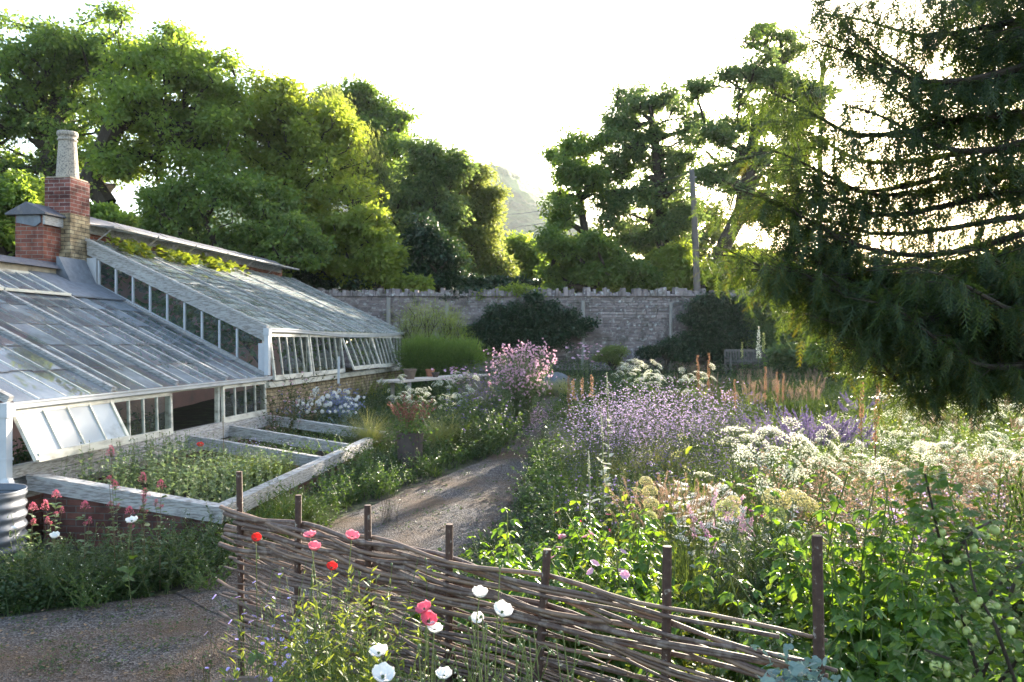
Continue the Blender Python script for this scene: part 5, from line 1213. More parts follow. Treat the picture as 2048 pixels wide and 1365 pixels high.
putm(p_um, zone(780, 960, 15.6, 18.2, 16), sc=(.72, .95), label='white domed flower plant between the feather grass and the rustic table', group='white umbels beside the rustic table')
p_ach = herb('white_yarrow', 'flower', 7, .8, .25, .004, 60, .06, LN, 'herb', heads='achillea', hs=.04, hv=.3)
put(p_ach, zone(1300, 1560, 6.4, 8.2, 14), (1.1, 1.5), 'small flat white flower heads on thin stems above the brown grass', 'white yarrow near the brown grasses')
# ---- purple and lilac clouds
p_lin = herb('lilac_toadflax', 'flower', 26, 1.35, .6, .0028, 240, .045, LN, 'herb_d', .05, .6, tiny='p_lilac', ntiny=330, tsize=.015, tf=(.55, 1), tspread=.06, hv=.35, base=.12, lw=2.2)
p_sal = herb('purple_salvia', 'flower', 26, 1.2, .6, .0028, 260, .05, LN, 'herb_d', .05, .65, tiny='p_violet', ntiny=300, tsize=.015, tf=(.5, 1), tspread=.06, hv=.35, base=.12, lw=2.2)
put(p_lin, zone(1215, 1420, 11.5, 14.5, 13), (.98, 1.2), 'airy lilac-pink flowering clump in the middle of the purple cloud', 'lilac flowering clumps')
put(p_sal, zone(1190, 1520, 10.5, 15.0, 15), (.85, 1.1), 'airy dark purple flowering clump around the lilac ones', 'purple flowering clumps in the middle')
put(p_sal, zone(1110, 1230, 11.0, 15, 8), (.55, .75), 'low purple flowers beside the right edge of the path', 'low purple flowers by the path')
put(p_sal, zone(930, 1010, 17, 21, 8), (.85, 1.05), 'purple flowers at the left of the pink mallow bush', 'purple flowers left of the mallow')
p_nep = herb('purple_spires', 'flower', 24, .95, .5, .003, 300, .05, LF, 'herb_d', .05, .7, heads='sp_violet', hs=.30, hv=.3, base=.15)
put(p_nep, zone(1570, 1680, 11.2, 12.6, 5), (.9, 1.05), 'dense clump of dark violet flower spires right of the middle', 'violet spires clump')
put(p_nep, [(*gd(1730, 880)[:2],)], (.8, .8), 'violet spires behind the brown seed spikes')
# ---- pink mallow bush
stm = stemset(230, 1.85, .72, .5, .12, .1)
p_mal = herb('pink_mallow', 'bush', 60, 1.75, .6, .004, 4600, .06, LF, 'glauc', .3, 1, stems=stm)
for s_ in stm[:98]: addhead(p_mal, 'mallow', tuple(s_[-1]+rng.normal(0, .03, 3)), .038*rng.uniform(.7, 1.2), rng.normal(0, 1, 3)+(0, -.3, .5), 'flower')
pp = np.array([s_[k_] for s_ in stm for k_ in (-1, -1, -2)])+rng.normal(0, .06, (690, 3)); mb = MB(); d_ = rdir(690)
for k_ in range(4): stamp(mb, LF[0]*(2, 1, 1), LF[1], pp, rotm(d_+rng.normal(0, .8, (690, 3)), rng.uniform(0, 6, 690)), .034)
tag(mb.build('small_flowers', M['p_palepink'], p_mal), kind='stuff')
q = gd(1030, 868); put(p_mal, [(q[0]+.15, q[1]+.9, None, 1.0)], label='large vase-shaped bush covered in pink mallow flowers beside the path')
p_mal2 = herb('magenta_clump', 'flower', 20, 1.1, .4, .004, 160, .05, LF, 'herb_d', heads='mallow', hs=.05, hv=.4, base=.1)
put(p_mal2, [(*G(925, 19)[:2],), (*G(905, 19.6)[:2],)], (1.0, 1.1), 'loose pink-flowered clump left of the big mallow bush', 'pink clumps left of the mallow')
put(p_mal2, [(*G(1158, 25)[:2],), (*G(1175, 24)[:2],)], (1.1, 1.3), 'loose magenta-flowered clump in front of the wall near the boulder', 'magenta clumps near the wall')
# ---- white allium balls and blue sea holly before the tall greenhouse
p_all = herb('white_drumstick', 'flower', 5, .75, .22, .004, 26, .1, LN, 'blueleaf', .0, .5, heads='allium', hs=.042, hv=.4)
put(p_all, zone(565, 720, 16.2, 18.2, 16), (.9, 1.2), 'round white ball flowers beyond the cold frames', 'white ball flowers')
p_ery = herb('blue_thistle', 'flower', 10, .6, .28, .004, 110, .07, LF, 'blueleaf', .1, 1, tiny='p_blue', ntiny=60, tsize=.03, tf=(.7, 1), tspread=.05)
put(p_ery, zone(575, 720, 16.2, 18.2, 12), (.9, 1.2), 'blue-grey spiny flowering clump beside the white ball flowers', 'blue thistles')
p_rose = herb('leafy_climber', 'bush', 22, 1.3, .6, .005, 520, .06, LF, 'herb_d', .15, 1, sm='stem_r', tiny='p_palepink', ntiny=26, tsize=.03, tf=(.6, 1), hv=.4, base=.1)
for px, d, s, lb in ((570,15.9,1.0,'dark leafy rose against the brick base of the tall greenhouse'),(600,16.6,1.15,'rose with reddish shoots reaching up the tall greenhouse windows'),(560,14.9,.7,'low leafy bush at the back corner of the cold frames')):
    q = G(px, d); put(p_rose, [(q[0], q[1], None, s)], label=lb, group='roses by the tall greenhouse')
p_bush = herb('yellow_green_bush', 'bush', 30, .7, .5, .004, 620, .05, LF, 'herb_y', .1, 1, hv=.4, base=.16)
for px, d, s, lb in ((745,21.5,1.0,'yellow-green bush under the far windows of the tall greenhouse'),(790,23,1.0,'yellow-green bush at the far corner of the tall greenhouse'),(660,18.6,.9,'yellow-green bush under the middle windows of the tall greenhouse')):
    q = G(px, d); put(p_bush, [(q[0], q[1], None, s)], label=lb, group='yellow-green bushes')
# ---- red-leaved plant in the bin
p_red = herb('red_leaved_plant', 'shrub', 26, .72, .42, .004, 520, .055, LF, 'p_reddish', .45, 1, sm='stem_r', hv=.4, base=.06)
mb = MB(); n = 420; pp = rng.normal(0, 1, (n, 3))*(.17, .17, .11)+(0, 0, .1); stamp(mb, LF[0], LF[1], pp, rotm(rdir(n), rng.normal(0, .6, n)), .055); mb.build('green_leaves', M['herb'], p_red)
bq = bp_.location; put(p_red, [(bq[0], bq[1], bq[2]+.52, 1.05)], label='bushy plant with red-tinted upper leaves growing in the rusty bin planter')
# ---- path-side leafy bushes
p_low = herb('leafy_herb', 'herb', 22, .5, .38, .004, 420, .045, LF, 'herb', .1, 1, tiny='p_cream', ntiny=14, tsize=.011, tf=(.8, 1), hv=.4, base=.13)
put(p_low, [(*gd(a, b)[:2],) for a, b in ((700,1000),(660,985),(640,1030),(850,950),(890,930),(920,915),(780,990),(730,960),(690,940),(960,905),(990,890),(1010,870),(760,975),(985,895),(930,900))], (.8, 1.25), 'low leafy clump with tiny pale flowers at the left edge of the path', 'leafy clumps at the left of the path')
put(p_low, [(*gd(a, b)[:2],) for a, b in ((1090,985),(1120,960),(1150,985),(1180,950),(1110,1010),(1210,980),(1240,1000),(1100,940),(1075,930),(1070,985),(1085,1030),(1110,905),(1120,880),(1125,850))], (.85, 1.3), 'low leafy clump at the right edge of the path', 'leafy clumps at the right of the path')
p_ger = herb('dark_leafy_bush', 'bush', 26, .8, .5, .004, 560, .06, LF, 'herb_d', .1, 1, tiny='p_violet', ntiny=30, tsize=.02, tf=(.8, 1), hv=.4, base=.16)
put(p_ger, [(*G(a, b)[:2],) for a, b in ((945,14.8),(985,14.4),(1005,15.6),(940,16),(905,15.4))], (1.1, 1.35), 'dark leafy bush at the left of the path below the mallow', 'dark leafy bushes')
put(p_ger, zone(1190, 1340, 8.2, 10.5, 12), (.9, 1.15), 'dark leafy bush in the shade below the purple cloud', 'dark bushes under the purple cloud')
p_twig = herb('dark_twiggy_plant', 'plant', 26, .42, .14, .0025, 60, .02, LN, 'herb_d', sm='twig', hv=.4, base=.05)
q = gd(775, 1050); put(p_twig, [(q[0], q[1], None, 1.1)], label='small dark twiggy plant standing alone on the gravel path')
put(p_stipa, [(*gd(1160, 940)[:2], None, .7)], label='dark green tufty clump right of the golden grass', group='feather grass clumps')
# ---- spikes
def spire(name, lab, px, d, py, key, L, w=1.0, cat='flower spike', sr=.01, leavesn=20, lm='herb'):
    b = G(px, d); top = P(px, py, d)[2]-b[2]; root = thing(name, lab, cat, b); mb = MB(); st = [np.array([(0, 0, -.05), (.01, 0, top*.5), (0.0, 0, max(.1, top-L*.9))])]
    polys(mb, st, sr, sr*.6, 5); mb.build('stem', M['stem_r'] if 'seed' in key else M['stem'], root)
    o = addhead(root, key, (0, 0, top-L), L, (rng.normal(0, .03), 0, 1)); o.scale = (L*w, L*w, L)
    if leavesn:
        mb = MB(); p, T = along(st, leavesn, .02, .75); stamp(mb, LF[0], LF[1], p, rotm(rdir(leavesn, 0, .5), rng.normal(0, .3, leavesn)), .13*rng.uniform(.5, 1.2, leavesn)); mb.build('leaves', M[lm], root)
    return root
spire('foxtail_lily', 'tall tapering cream flower spire rising in front of the bench', 1517, 24, 655, 'sp_cream', .95, .9)
spire('mullein', 'slim yellow-green spike just left of the tall cream spire', 1484, 24, 686, 'sp_yellow', .5, .8)
spire('mullein', 'slim yellow-green spike just right of the tall cream spire', 1527, 23.5, 668, 'sp_yellow', .6, .8)
for px, py, d, L, lb in ((1722,765,11,.75,'brown seed spike, left one of the sunlit pair under the conifer'),(1750,768,11,.9,'brown seed spike, right one of the sunlit pair under the conifer'),
      (1397,712,17,.8,'dark seed spike left of the orange-tipped one behind the white flowers'),(1417,708,17.5,.8,'dark seed spike with yellow tip behind the white flowers'),(1138,752,15.5,.8,'dark brown seed spike right of the path near the orange flowers'),
      (1530,735,16,.7,'dark seed spike in the meadow below the bench'),(1555,745,15,.6,'short dark seed spike in the meadow, first of two side by side'),(1470,760,14.5,.6,'dark seed spike at the right edge of the purple cloud'),(1566,748,15.4,.55,'short dark seed spike in the meadow, second of two side by side'),
      (1905,735,15,.6,'brown seed spike near the arching stem at far right')):
    spire('seed_spike', lb, px, d, py, 'sp_seed', L, .55, leavesn=6)
for px, py, d, lb in ((1148,760,16,'orange flower spike beside the path, left of the red one'),(1165,758,16.4,'pale orange flower spike beside the path'),(1183,752,15.8,'orange-red flower spike right of the path')):
    spire('orange_spike', lb, px, d, py, 'sp_orange', .42, 1.2)
for px, py, d, lb in ((1215,748,10,'small grey woolly mullein spike above the low purple flowers'),(1205,830,8.8,'tall silver woolly mullein stem right of the path'),(1178,905,8.0,'short silver mullein with white florets right of the path')):
    spire('silver_mullein', lb, px, d, py, 'sp_silver', .26, .8, leavesn=26, lm='silver', sr=.012)
# tan grass spikes
p_tan = herb('brown_spike_grass', 'grass clump', 24, .95, .32, .002, 60, .22, LN, 'grass', .0, .4, heads='sp_tan', hs=.16, hv=.25, base=.06, ldir=(.5, .9))
put(p_tan, zone(1300, 1400, 6.6, 7.4, 4), (1.1, 1.2), 'clump of pinkish-brown grass spikes in front of the dark bushes', 'brown spike grasses')
p_green2 = tussock('tall_grass_clump', 'grass clump', 240, .9, .008, .32, 'grass', (.1, .6)); put(p_green2, zone(1290, 1440, 6.0, 6.8, 5), (.9, 1.1), 'upright bright green grass blades between raspberry bushes and meadow', 'upright grass clumps')
put(p_green2, zone(1600, 1680, 6.0, 6.6, 3), (.9, 1.1), 'upright sunlit grass blades behind the yellow-domed spurge', 'upright grass by the spurge')
p_fen = herb('yellow_fennel', 'flower', 5, 1.35, .28, .005, 46, .1, LF, 'herb_y', .2, .95, heads='umbel_y', hs=.045, hv=.35)
for px, d, s, lb in ((1225,6.6,1.0,'thin plant with small yellow flower tops left of the brown grass'),(1385,7.2,1.2,'tall thin plant with small yellow flower tops above the brown grass'),(1250,6.9,.9,'small yellow-topped plant near the path bend')):
    q = G(px, d); put(p_fen, [(q[0], q[1], None, s)], label=lb, group='yellow-topped plants')
# thistly silver stems with magenta flowers
p_this = herb('silver_thistle', 'flower', 7, 1.25, .38, .007, 200, .07, LF, 'silver', .15, 1, heads='knap', hs=.028, nh=3, hv=.3)
for px, d, s, lb in ((1560,6.2,1.05,'silvery thistle with a magenta flower right of the middle'),(1430,6.4,.85,'silvery thistle left of the spurge domes'),(1500,6.8,1.0,'woolly silver stems curving above the spurge')):
    q = G(px, d); put(p_this, [(q[0], q[1], None, s)], label=lb, group='silver thistles')
p_lup = herb('pink_spike_plant', 'flower', 6, 1.05, .25, .004, 90, .06, LF, 'glauc', heads='sp_pink', hs=.14, hv=.35)
put(p_lup, zone(1400, 1480, 6.1, 6.8, 3), (.95, 1.1), 'pale green plant with lilac-pink flower spikes', 'lilac-pink spikes')
# spurge with yellow domes
def spurge(name, lab, px, d, domes, h):
    b = G(px, d); root = thing(name, lab, 'shrub', b); st = stemset(30, h, .42, .3, .15, .12); mb = MB(); polys(mb, st, .006, .004, 4); mb.build('stem', M['stem'], root)
    mb = MB(); n = 2600; p, T = along(st, n, .2, 1); a = rdir(n, -.2, .6); stamp(mb, LN[0], LN[1], p, rotm(a+T*.5, rng.normal(0, .3, n)), .10*rng.uniform(.6, 1.2, n)); mb.build('leaves', M['herb_d'], root)
    for dx, dy, py, r in domes:
        z = P(px, py, d)[2]-b[2]; addhead(root, 'euph', (dx, dy, z), r, (rng.normal(0, .3), -.4, 1), 'flower_dome')
spurge('spurge', 'feathery spurge bush with big yellow flower domes behind the second tallest post', 1540, 5.6, [(-.30, 0, 1022, .085), (.06, .05, 1005, .10), (.17, -.05, 1000, .095), (-.0, -.1, 1025, .075), (.27, 0, 1012, .07), (-.25, .05, 1010, .06)], 1.15)
spurge('spurge', 'small spurge with a narrow yellow head left of the upright grass', 1300, 5.9, [(0, 0, 985, .06), (.01, 0, 1010, .06), (.0, 0, 1035, .055), (-.03, 0, 965, .05)], .8)
# ---- raspberries
def rasp(name, lab, px, d, h, n=12, sp=.45, ls=.118, per=15, mat='rasp'):
    b = G(px, d); h *= 1.12; root = thing(name, lab, 'bush', b, 0, 'raspberry bushes'); st = stemset(n, h, sp, .4, .2, .14, 6); mb = MB(); polys(mb, st, .007, .004, 5); mb2 = MB()
    for s_ in st:
        m = per; f = np.linspace(.22, 1, m); p = np.stack([np.interp(f*(len(s_)-1), np.arange(len(s_)), s_[:, i]) for i in range(3)], -1)
        for k in range(m):
            a = k*2.4+rng.uniform(-.4, .4); pe = (.05+.06*rng.random())*(1.25-f[k]*.8); o_ = np.array((math.cos(a), math.sin(a), .45)); e = p[k]+o_*pe; tubes(mb, [p[k]], [e], .002, .0015, 3)
            S_ = ls*(1.2-.65*f[k]**3)*rng.uniform(.8, 1.15)
            dd = [o_*(1, 1, .2)-(0, 0, .25+.3*rng.random())]; t_ = np.array((-o_[1], o_[0], 0)); dd += [dd[0]*.5+t_*.9, dd[0]*.5-t_*.9]
            R = rotm(np.array(dd), np.zeros(3)+rng.normal(0, .15, 3)); 
            R[:, :, 2] *= np.where(R[:, 2, 2] < 0, -1, 1)[:, None]; R[:, :, 0] = np.cross(R[:, :, 1], R[:, :, 2])
            stamp(mb2, LB[0], LB[1], np.repeat(e[None], 3, 0), R, np.array([S_, S_*.8, S_*.8]))
    mb.build('cane', M['stem'], root); mb2.build('leaves', M[mat], root, smooth=False); return root
for px, d, h, n, lb in ((1045,6.1,.95,11,'low raspberry bush at the left end of the row, beside the path'),(1120,5.7,1.15,13,'raspberry bush with tall tip shoots right of the path'),(1200,5.5,1.2,13,'raspberry bush behind the fourth and fifth fence posts'),
     (1270,5.2,1.15,13,'raspberry bush behind the fifth fence post'),(1150,5.0,1.0,12,'leafy raspberry just behind the fence, left of the leaning post'),(1230,4.7,1.05,12,'leafy raspberry just behind the fence right of the leaning post'),(1060,5.2,.85,8,'small raspberry shoots over the fence right of the third post'),
     (860,5.9,.75,5,'few thin raspberry shoots behind the third and fourth posts'),(960,5.7,.7,6,'thin raspberry shoots behind the fence left of the main bushes'),(1320,4.5,.95,10,'raspberry behind the fence left of the dark tall post'),
     (1690,4.9,1.4,15,'large raspberry bush behind the tallest right-hand post'),(1775,4.8,1.5,16,'large dense raspberry bush in the right foreground'),(1850,4.9,1.4,14,'raspberry bush partly behind the gooseberry'),(1720,4.3,1.05,13,'lower raspberry in front of the large dense one'),
     (1800,4.0,.9,11,'bright raspberry shoots at lower right before the gooseberry'),(1890,3.8,.55,9,'low raspberry at the bottom right edge'),(1930,4.6,1.0,10,'raspberry bush furthest right behind the gooseberry')):
    rasp('raspberry_bush', lb, px, d, h, n)
# lime-green fine-leaved plant between
for px, d, s, lb in ((1390,4.7,1.25,'lime-green fine-leaved bush right of the dark tall post'),(1440,4.5,1.0,'smaller lime-green fine-leaved bush further right'),(1360,4.2,1.0,'lime-green fine-leaved bush touching the fence')):
    q = G(px, d); put(p_bush, [(q[0], q[1], None, s*1.2)], label=lb, group='lime-green bushes behind the fence')
p_aq = herb('aquilegia', 'flower', 7, .85, .25, .003, 90, .045, LF, 'herb', .05, .8, heads='aqui', hs=.03, nh=4, hv=.35)
q = G(1490, 4.4); put(p_aq, [(q[0], q[1], None, 1.15)], label='purple columbine flowers between the two right-hand posts')
p_aq2 = herb('pink_columbine', 'flower', 9, 1.05, .3, .003, 80, .05, LF, 'herb_y', .05, .9, heads='mallow', hs=.03, nh=6, hv=.35)
for px, d, lb in ((1165,5.0,'pink columbine among the raspberries, left clump'),(1190,4.7,'pink columbine among the raspberries, right clump')):
    q = G(px, d); put(p_aq2, [(q[0], q[1], None, 1.12)], label=lb, group='pink columbines')
p_ly = herb('silver_campion', 'flower', 9, .85, .2, .004, 60, .05, LF, 'silver', heads='camp', hs=.018, hv=.3); q = G(1160, 6.4); put(p_ly, [(q[0], q[1], None, 1.25)], label='silver stems with small crimson flowers behind the raspberries')
p_wild = herb('wild_mixed_stems', 'plant', 16, .95, .35, .0028, 160, .035, LF, 'herb_y', .1, 1, tiny='p_cream', ntiny=70, tsize=.012, tf=(.6, 1), hv=.45, base=.12)
put(p_wild, zone(1440, 1640, 3.9, 5.2, 12), (.8, 1.0), 'thin seeding stems between the two right-hand fence posts', 'thin seeding stems at right')
put(p_wild, zone(1650, 2100, 6.0, 9.0, 34), (.9, 1.25), 'thin pale seeding stems in the sunny meadow', 'seeding stems in the meadow')
p_feath = herb('orange_seeding_grass', 'grass clump', 30, 1.05, .5, .0018, 60, .2, LN, 'stipa', 0, .4, tiny='tan', ntiny=300, tsize=.014, tf=(.65, 1), tspread=.03, hv=.3, base=.08, curve=.4)
put(p_feath, zone(1560, 2060, 6.0, 9.5, 26), (.9, 1.3), 'leaning straw-coloured seeding grass in the sunny meadow', 'straw-coloured seeding grass')
p_pk = herb('small_pink_flowers', 'flower', 12, .9, .4, .0025, 60, .03, LN, 'herb', tiny='p_lilac', ntiny=80, tsize=.02, tf=(.7, 1), hv=.4, base=.1)
put(p_pk, zone(1700, 2060, 6.4, 9, 12), (.9, 1.2), 'small lilac-pink flowers low in the sunny meadow', 'small pink flowers in the meadow')
# arching dark needle bush at far right
M['rosem'] = M['herb_d']
fb = thing('broom_bush', 'dark feathery bush with arching silvery tips at the right edge', 'bush', G(2075, 6.2)); st = stemset(70, 1.55, .85, .45, .1, .14, 7)
for s_ in st: s_[:, 2] -= .5*(np.hypot(s_[:, 0], s_[:, 1]))**2
mb = MB(); polys(mb, st, .005, .002, 4); mb.build('stem', M['stem_r'], fb); mb = MB(); n = 11000; p, T = along(st, n, .15, 1); stamp(mb, LN[0], LN[1], p, rotm(rdir(n)*.5+T, rng.normal(0, .5, n)), .07*rng.uniform(.6, 1.2, n)); mb.build('leaves', M['herb_d'], fb)
# ---- gooseberry in the right foreground
gb = thing('gooseberry_bush', 'gooseberry bush with hanging pale green berries in the right foreground', 'bush', (0, 0, 0)); gbb = G(2010, 2.45); gb.location = gbb
def lobed():
    V = [(0, 0, 0)]; n = 19
    for i in range(n):
        a = -2.45+4.9*i/(n-1); r = .52+.26*abs(math.cos(a*1.62))**1.5+.05*(i % 2); V.append((math.sin(a)*r, .35+math.cos(a)*r*.85, -.15*r*r+.05*math.sin(a*5)))
    V[0] = (0, .22, .06); return np.array(V), np.array([[0, i, i+1] for i in range(1, n)])
LL = lobed()
bpts = []
def gpt_(px, py, d): return P(px, py, d)-gbb
for br in (((2010,1500,2.5),(1960,1365,2.45),(1930,1250,2.4),(1890,1130,2.3),(1868,1030,2.25),(1850,950,2.2)),((1960,1365,2.45),(2010,1230,2.4),(2040,1130,2.4),(2080,1060,2.4)),((1930,1250,2.4),(1990,1180,2.3),(2050,1120,2.3)),
           ((2030,1500,2.4),(2030,1365,2.3),(1990,1250,2.2),(1950,1180,2.2),(1930,1080,2.2)),((1960,1365,2.4),(1900,1320,2.3),(1850,1300,2.3)),((2000,1365,2.4),(2060,1290,2.3),(2100,1200,2.3)),((1890,1130,2.3),(1950,1060,2.3),(1990,1040,2.35))):
    bpts.append(np.array([gpt_(*q) for q in br]))
mb = MB()
for b_ in bpts: tube(mb, b_, np.linspace(.007, .0028, len(b_)), 7)
mb.build('branch', M['bark'], gb, smooth=True)
n = 520; p, T = along(bpts, n, .12, 1); p2, T2 = along(bpts[:1], 90, .45, 1); p[:90] = p2; p = p+rng.normal(0, .042, (n, 3)); mb = MB(); R = rotm(rdir(n, -.6, .3), rng.normal(0, .5, n)); R[:, :, 2] *= np.where(R[:, 2, 2] < 0, -1, 1)[:, None]; R[:, :, 0] = np.cross(R[:, :, 1], R[:, :, 2])
stamp(mb, LL[0], LL[1], p, R, .028*rng.uniform(.6, 1.2, n)); mb.build('leaves', M['goose'], gb)
m, nt, o = newmat('gooseberry_skin'); b = pbsdf(nt, o, (.36,.42,.14), .35, spec=.5); b.inputs['Subsurface Weight'].default_value = .35; b.inputs['Subsurface Radius'].default_value = (.01, .012, .004)
mb = MB(); lathe(mb, [(.001, -.0105), (.005, -.0095), (.0088, -.005), (.0095, 0), (.0088, .005), (.005, .0095), (.001, .0105)], 12, cap=False); lathe(mb, [(.0012, -.0105), (.0015, -.015), (.0005, -.018)], 5, cap=False); bme = mesh_of(mb, 'berry', [m], True)
p, T = along(bpts, 62, .1, .97)
for q in p:
    o = bpy.data.objects.new('berry', bme); COL.objects.link(o); o.parent = gb; o.location = q+np.array((rng.normal(0, .015), rng.normal(0, .015), -.022-.01*rng.random())); s = rng.uniform(.85, 1.25); o.scale = (s, s, s*1.1)
# ---- blue-grey leaves at the bottom right of the fence
gl_ = thing('blue_poppy_foliage', 'blue-grey lobed poppy foliage at the bottom of the picture beside the tallest post', 'plant', G(1610, 2.75)); mb = MB(); n = 340; p = rng.normal(0, 1, (n, 3))*(.07, .06, .06)+(0, 0, P(1610, 1375, 2.75)[2]-gl_.location[2]-.06)
stamp(mb, LL[0]*(1, 1.4, 1), LL[1], p, rotm(rdir(n, .0, .8), rng.normal(0, .7, n)), .032*rng.uniform(.5, 1.2, n)); mb.build('leaves', M['blueleaf'], gl_)
st = stemset(8, P(1610, 1375, 2.75)[2]-gl_.location[2], .1); mb = MB(); polys(mb, st, .006, .004, 5); mb.build('stem', M['glauc'], gl_)
# ---- foreground poppies
def poppyplant(lab, px, py, d, key, sz, tilt=(0, -.3, 1), group='foreground poppies', bx=0, nb=2, leaves_=14, lean=.08, lt='glauc'):
    """one poppy stem standing on the ground with its flower at the given spot"""
    top = P(px, py, d); b = G(px+bx, d+rng.uniform(-.1, .1)); root = thing('poppy', lab, 'poppy', b, 0, group); e = top-b; t = np.linspace(0, 1, 7)
    L = e[2]; c = np.stack([e[0]*t**1.6, e[1]*t, L*t], -1); c[:, 0] += lean*np.sin(np.pi*t)*rng.uniform(-1, 1)
    st = [c]; mb = MB(); polys(mb, st, .0035, .0022, 5)
    addhead(root, key, tuple(e), sz*.88, tilt, 'flower')
    for k in range(nb):
        u = rng.uniform(.55, .8); a = np.array([np.interp(u*6, np.arange(7), c[:, i]) for i in range(3)]); dd = np.array((rng.uniform(-.1, .1), rng.uniform(-.05, .05), rng.uniform(.12, .26)))
        q = np.array([a, a+dd*(.7, 1, .6), a+dd, a+dd*(1.25, 1, 1.03), a+dd*(1.4, 1, .93)]); polys(mb, [q], .0022, .0018, 4); addhead(root, 'bud', tuple(q[-1]), .0125, q[-1]-q[-2], 'bud')
    # fine hairs on the stem
    p, T = along(st, 90, .4, 1); tubes(mb, p, p+rdir(90)*.006, .0004, .0002, 3); mb.build('stem', M[lt] if lt != 'glauc' else M['stem'], root)
    if leaves_:
        p, T = along(st, leaves_, .05, .6); mb = MB(); stamp(mb, LL[0]*(1, 1.5, 1), LL[1], p, rotm(rdir(leaves_, .1, .7), rng.normal(0, .4, leaves_)), .06*rng.uniform(.6, 1.2, leaves_)); mb.build('leaves', M['herb'], root)
    return root
for a in (('white poppy bloom with closed cup, highest of the whites',959,1194,3.0,'pop_white',.034,(.1,-.2,1)),('largest white poppy, wide open towards the right of the group',1003,1228,2.9,'pop_white',.042,(.3,-.45,1)),
          ('small round white poppy just below the highest one',955,1242,3.05,'pop_white',.030,(0,-.6,1)),('white poppy hanging below the two rosy ones',868,1264,2.95,'pop_white',.034,(.2,-.2,1)),
          ('flat ruffled white poppy low at the left of the group',758,1310,2.9,'pop_white',.042,(-.1,-.25,1)),('large white poppy cut by the bottom edge of the photo',765,1358,2.7,'pop_white',.046,(.2,-.4,1)),
          ('white poppy near the bottom edge right of the centre stems',888,1356,2.8,'pop_white',.034,(0,-.2,1)),('rosy red ruffled poppy, upper of the touching pair',850,1222,3.0,'pop_rosy',.040,(-.4,-.35,1)),
          ('rosy red poppy, lower of the touching pair',855,1246,2.98,'pop_rosy',.036,(.3,-.5,.9))): poppyplant(*a[:1], *a[1:6], a[6], bx=rng.uniform(-10, 40))
for a in (('pink ruffled poppy at the left of the upper pink pair',620,1075,4.0,'pop_pink',.040,(-.1,-.2,1)),('pink ruffled poppy nearest the third fence post',703,1078,4.0,'pop_pink',.042,(.3,-.3,1)),('pink poppy just below the upper left pink one',628,1100,3.95,'pop_pink',.036,(.2,-.3,1)),
          ('bright red poppy facing away in front of the fence',663,1138,3.9,'pop_red',.032,(.3,-.5,1)),('red and white poppy at the left end of the fence',512,1080,4.5,'pop_red',.032,(.3,-.6,.8))): poppyplant(*a[:1], *a[1:6], a[6], group='poppies against the fence', nb=3, leaves_=10)
for a in (('white poppy above the brick front of the cold frame',264,1045,7.2,'pop_white',.065,(0,-.3,1)),('white poppy just right of the water butt',110,1076,7.4,'pop_white',.048,(.1,-.3,1)),('white poppy in front of the water butt',30,1058,7.6,'pop_white',.034,(0,-.3,1))): poppyplant(*a[:1], *a[1:6], a[6], group='white poppies by the cold frame', nb=3, leaves_=8)
for k in range(16): 
    px = rng.uniform(830, 1135); poppyplant('hairy poppy stem ending in a drooping green bud in the centre foreground', px, rng.uniform(1230, 1360), rng.uniform(2.8, 3.4), 'bud', .014, (rng.normal(0, .5), -.2, -.5), group='foreground poppy buds', nb=2, leaves_=12)
poppyplant('tall poppy bud rising left of the leaning fence post', 1000, 1140, 3.0, 'bud', .014, (0, 0, 1), nb=1)
# campanula, grass and mixed stems left of the fence
p_camp = herb('harebell', 'flower', 14, 1.05, .2, .003, 170, .04, LN, 'herb_y', .05, .8, heads='scab', hs=.015, hv=.55, base=.06)
put(p_camp, [(*G(a, b)[:2], None, s) for a, b, s in ((510,4.2,1.15),(490,4.0,1.0),(535,4.1,1.05),(555,3.9,.95),(505,3.7,.9),(570,4.3,.9))], label='pale violet bellflowers at the left end of the wattle fence', group='pale violet bellflowers')
p_pale = tussock('foreground_tuft', 'grass tuft', 300, .7, .005, .42, 'grass', (.2, .9)); put(p_pale, [(*G(a, b)[:2], None, s) for a, b, s in ((495,3.8,1.1),(520,3.9,1.2),(545,3.75,1.2),(575,3.7,1.05),(600,3.8,.9),(530,3.5,1.0))], label='green grass tuft below the violet bellflowers at the bottom left of the fence', group='tufts at the bottom left of the fence')
p_mix = herb('feathery_seed_plant', 'plant', 30, 1.2, .28, .0028, 760, .06, LN, 'herb_y', .2, 1, sm='stem', heads='pod', hs=.012, nh=8, hv=.35, base=.1, lw=1.6, hname='seed_pod')
put(p_mix, [(*G(a, b)[:2], None, s) for a, b, s in ((630,3.8,1.05),(680,3.75,1.12),(720,3.8,1.05),(700,3.45,.95),(650,3.4,.95),(600,3.9,.9))], label='green feathery stems with seed pods in front of the second and third posts', group='feathery stems before the fence')
p_dry = herb('dry_brown_plant', 'plant', 14, .7, .2, .0025, 200, .04, LN, 'tan', .2, 1, sm='stem_r', hv=.4, base=.08)
put(p_dry, [(*G(a, b)[:2], None, s) for a, b, s in ((705,3.3,1.1),(680,3.2,1.0),(740,3.3,1.0))], label='withered brown feathery plant in the bottom centre-left foreground', group='withered brown plants')
put(p_wild, [(*G(a, b)[:2], None, .8) for a, b in ((850,3.2),(900,3.3),(980,3.2),(1040,3.3),(1100,3.2),(1160,3.1),(800,3.2))], label='thin yellowish stems among the foreground poppies', group='thin stems among the poppies')
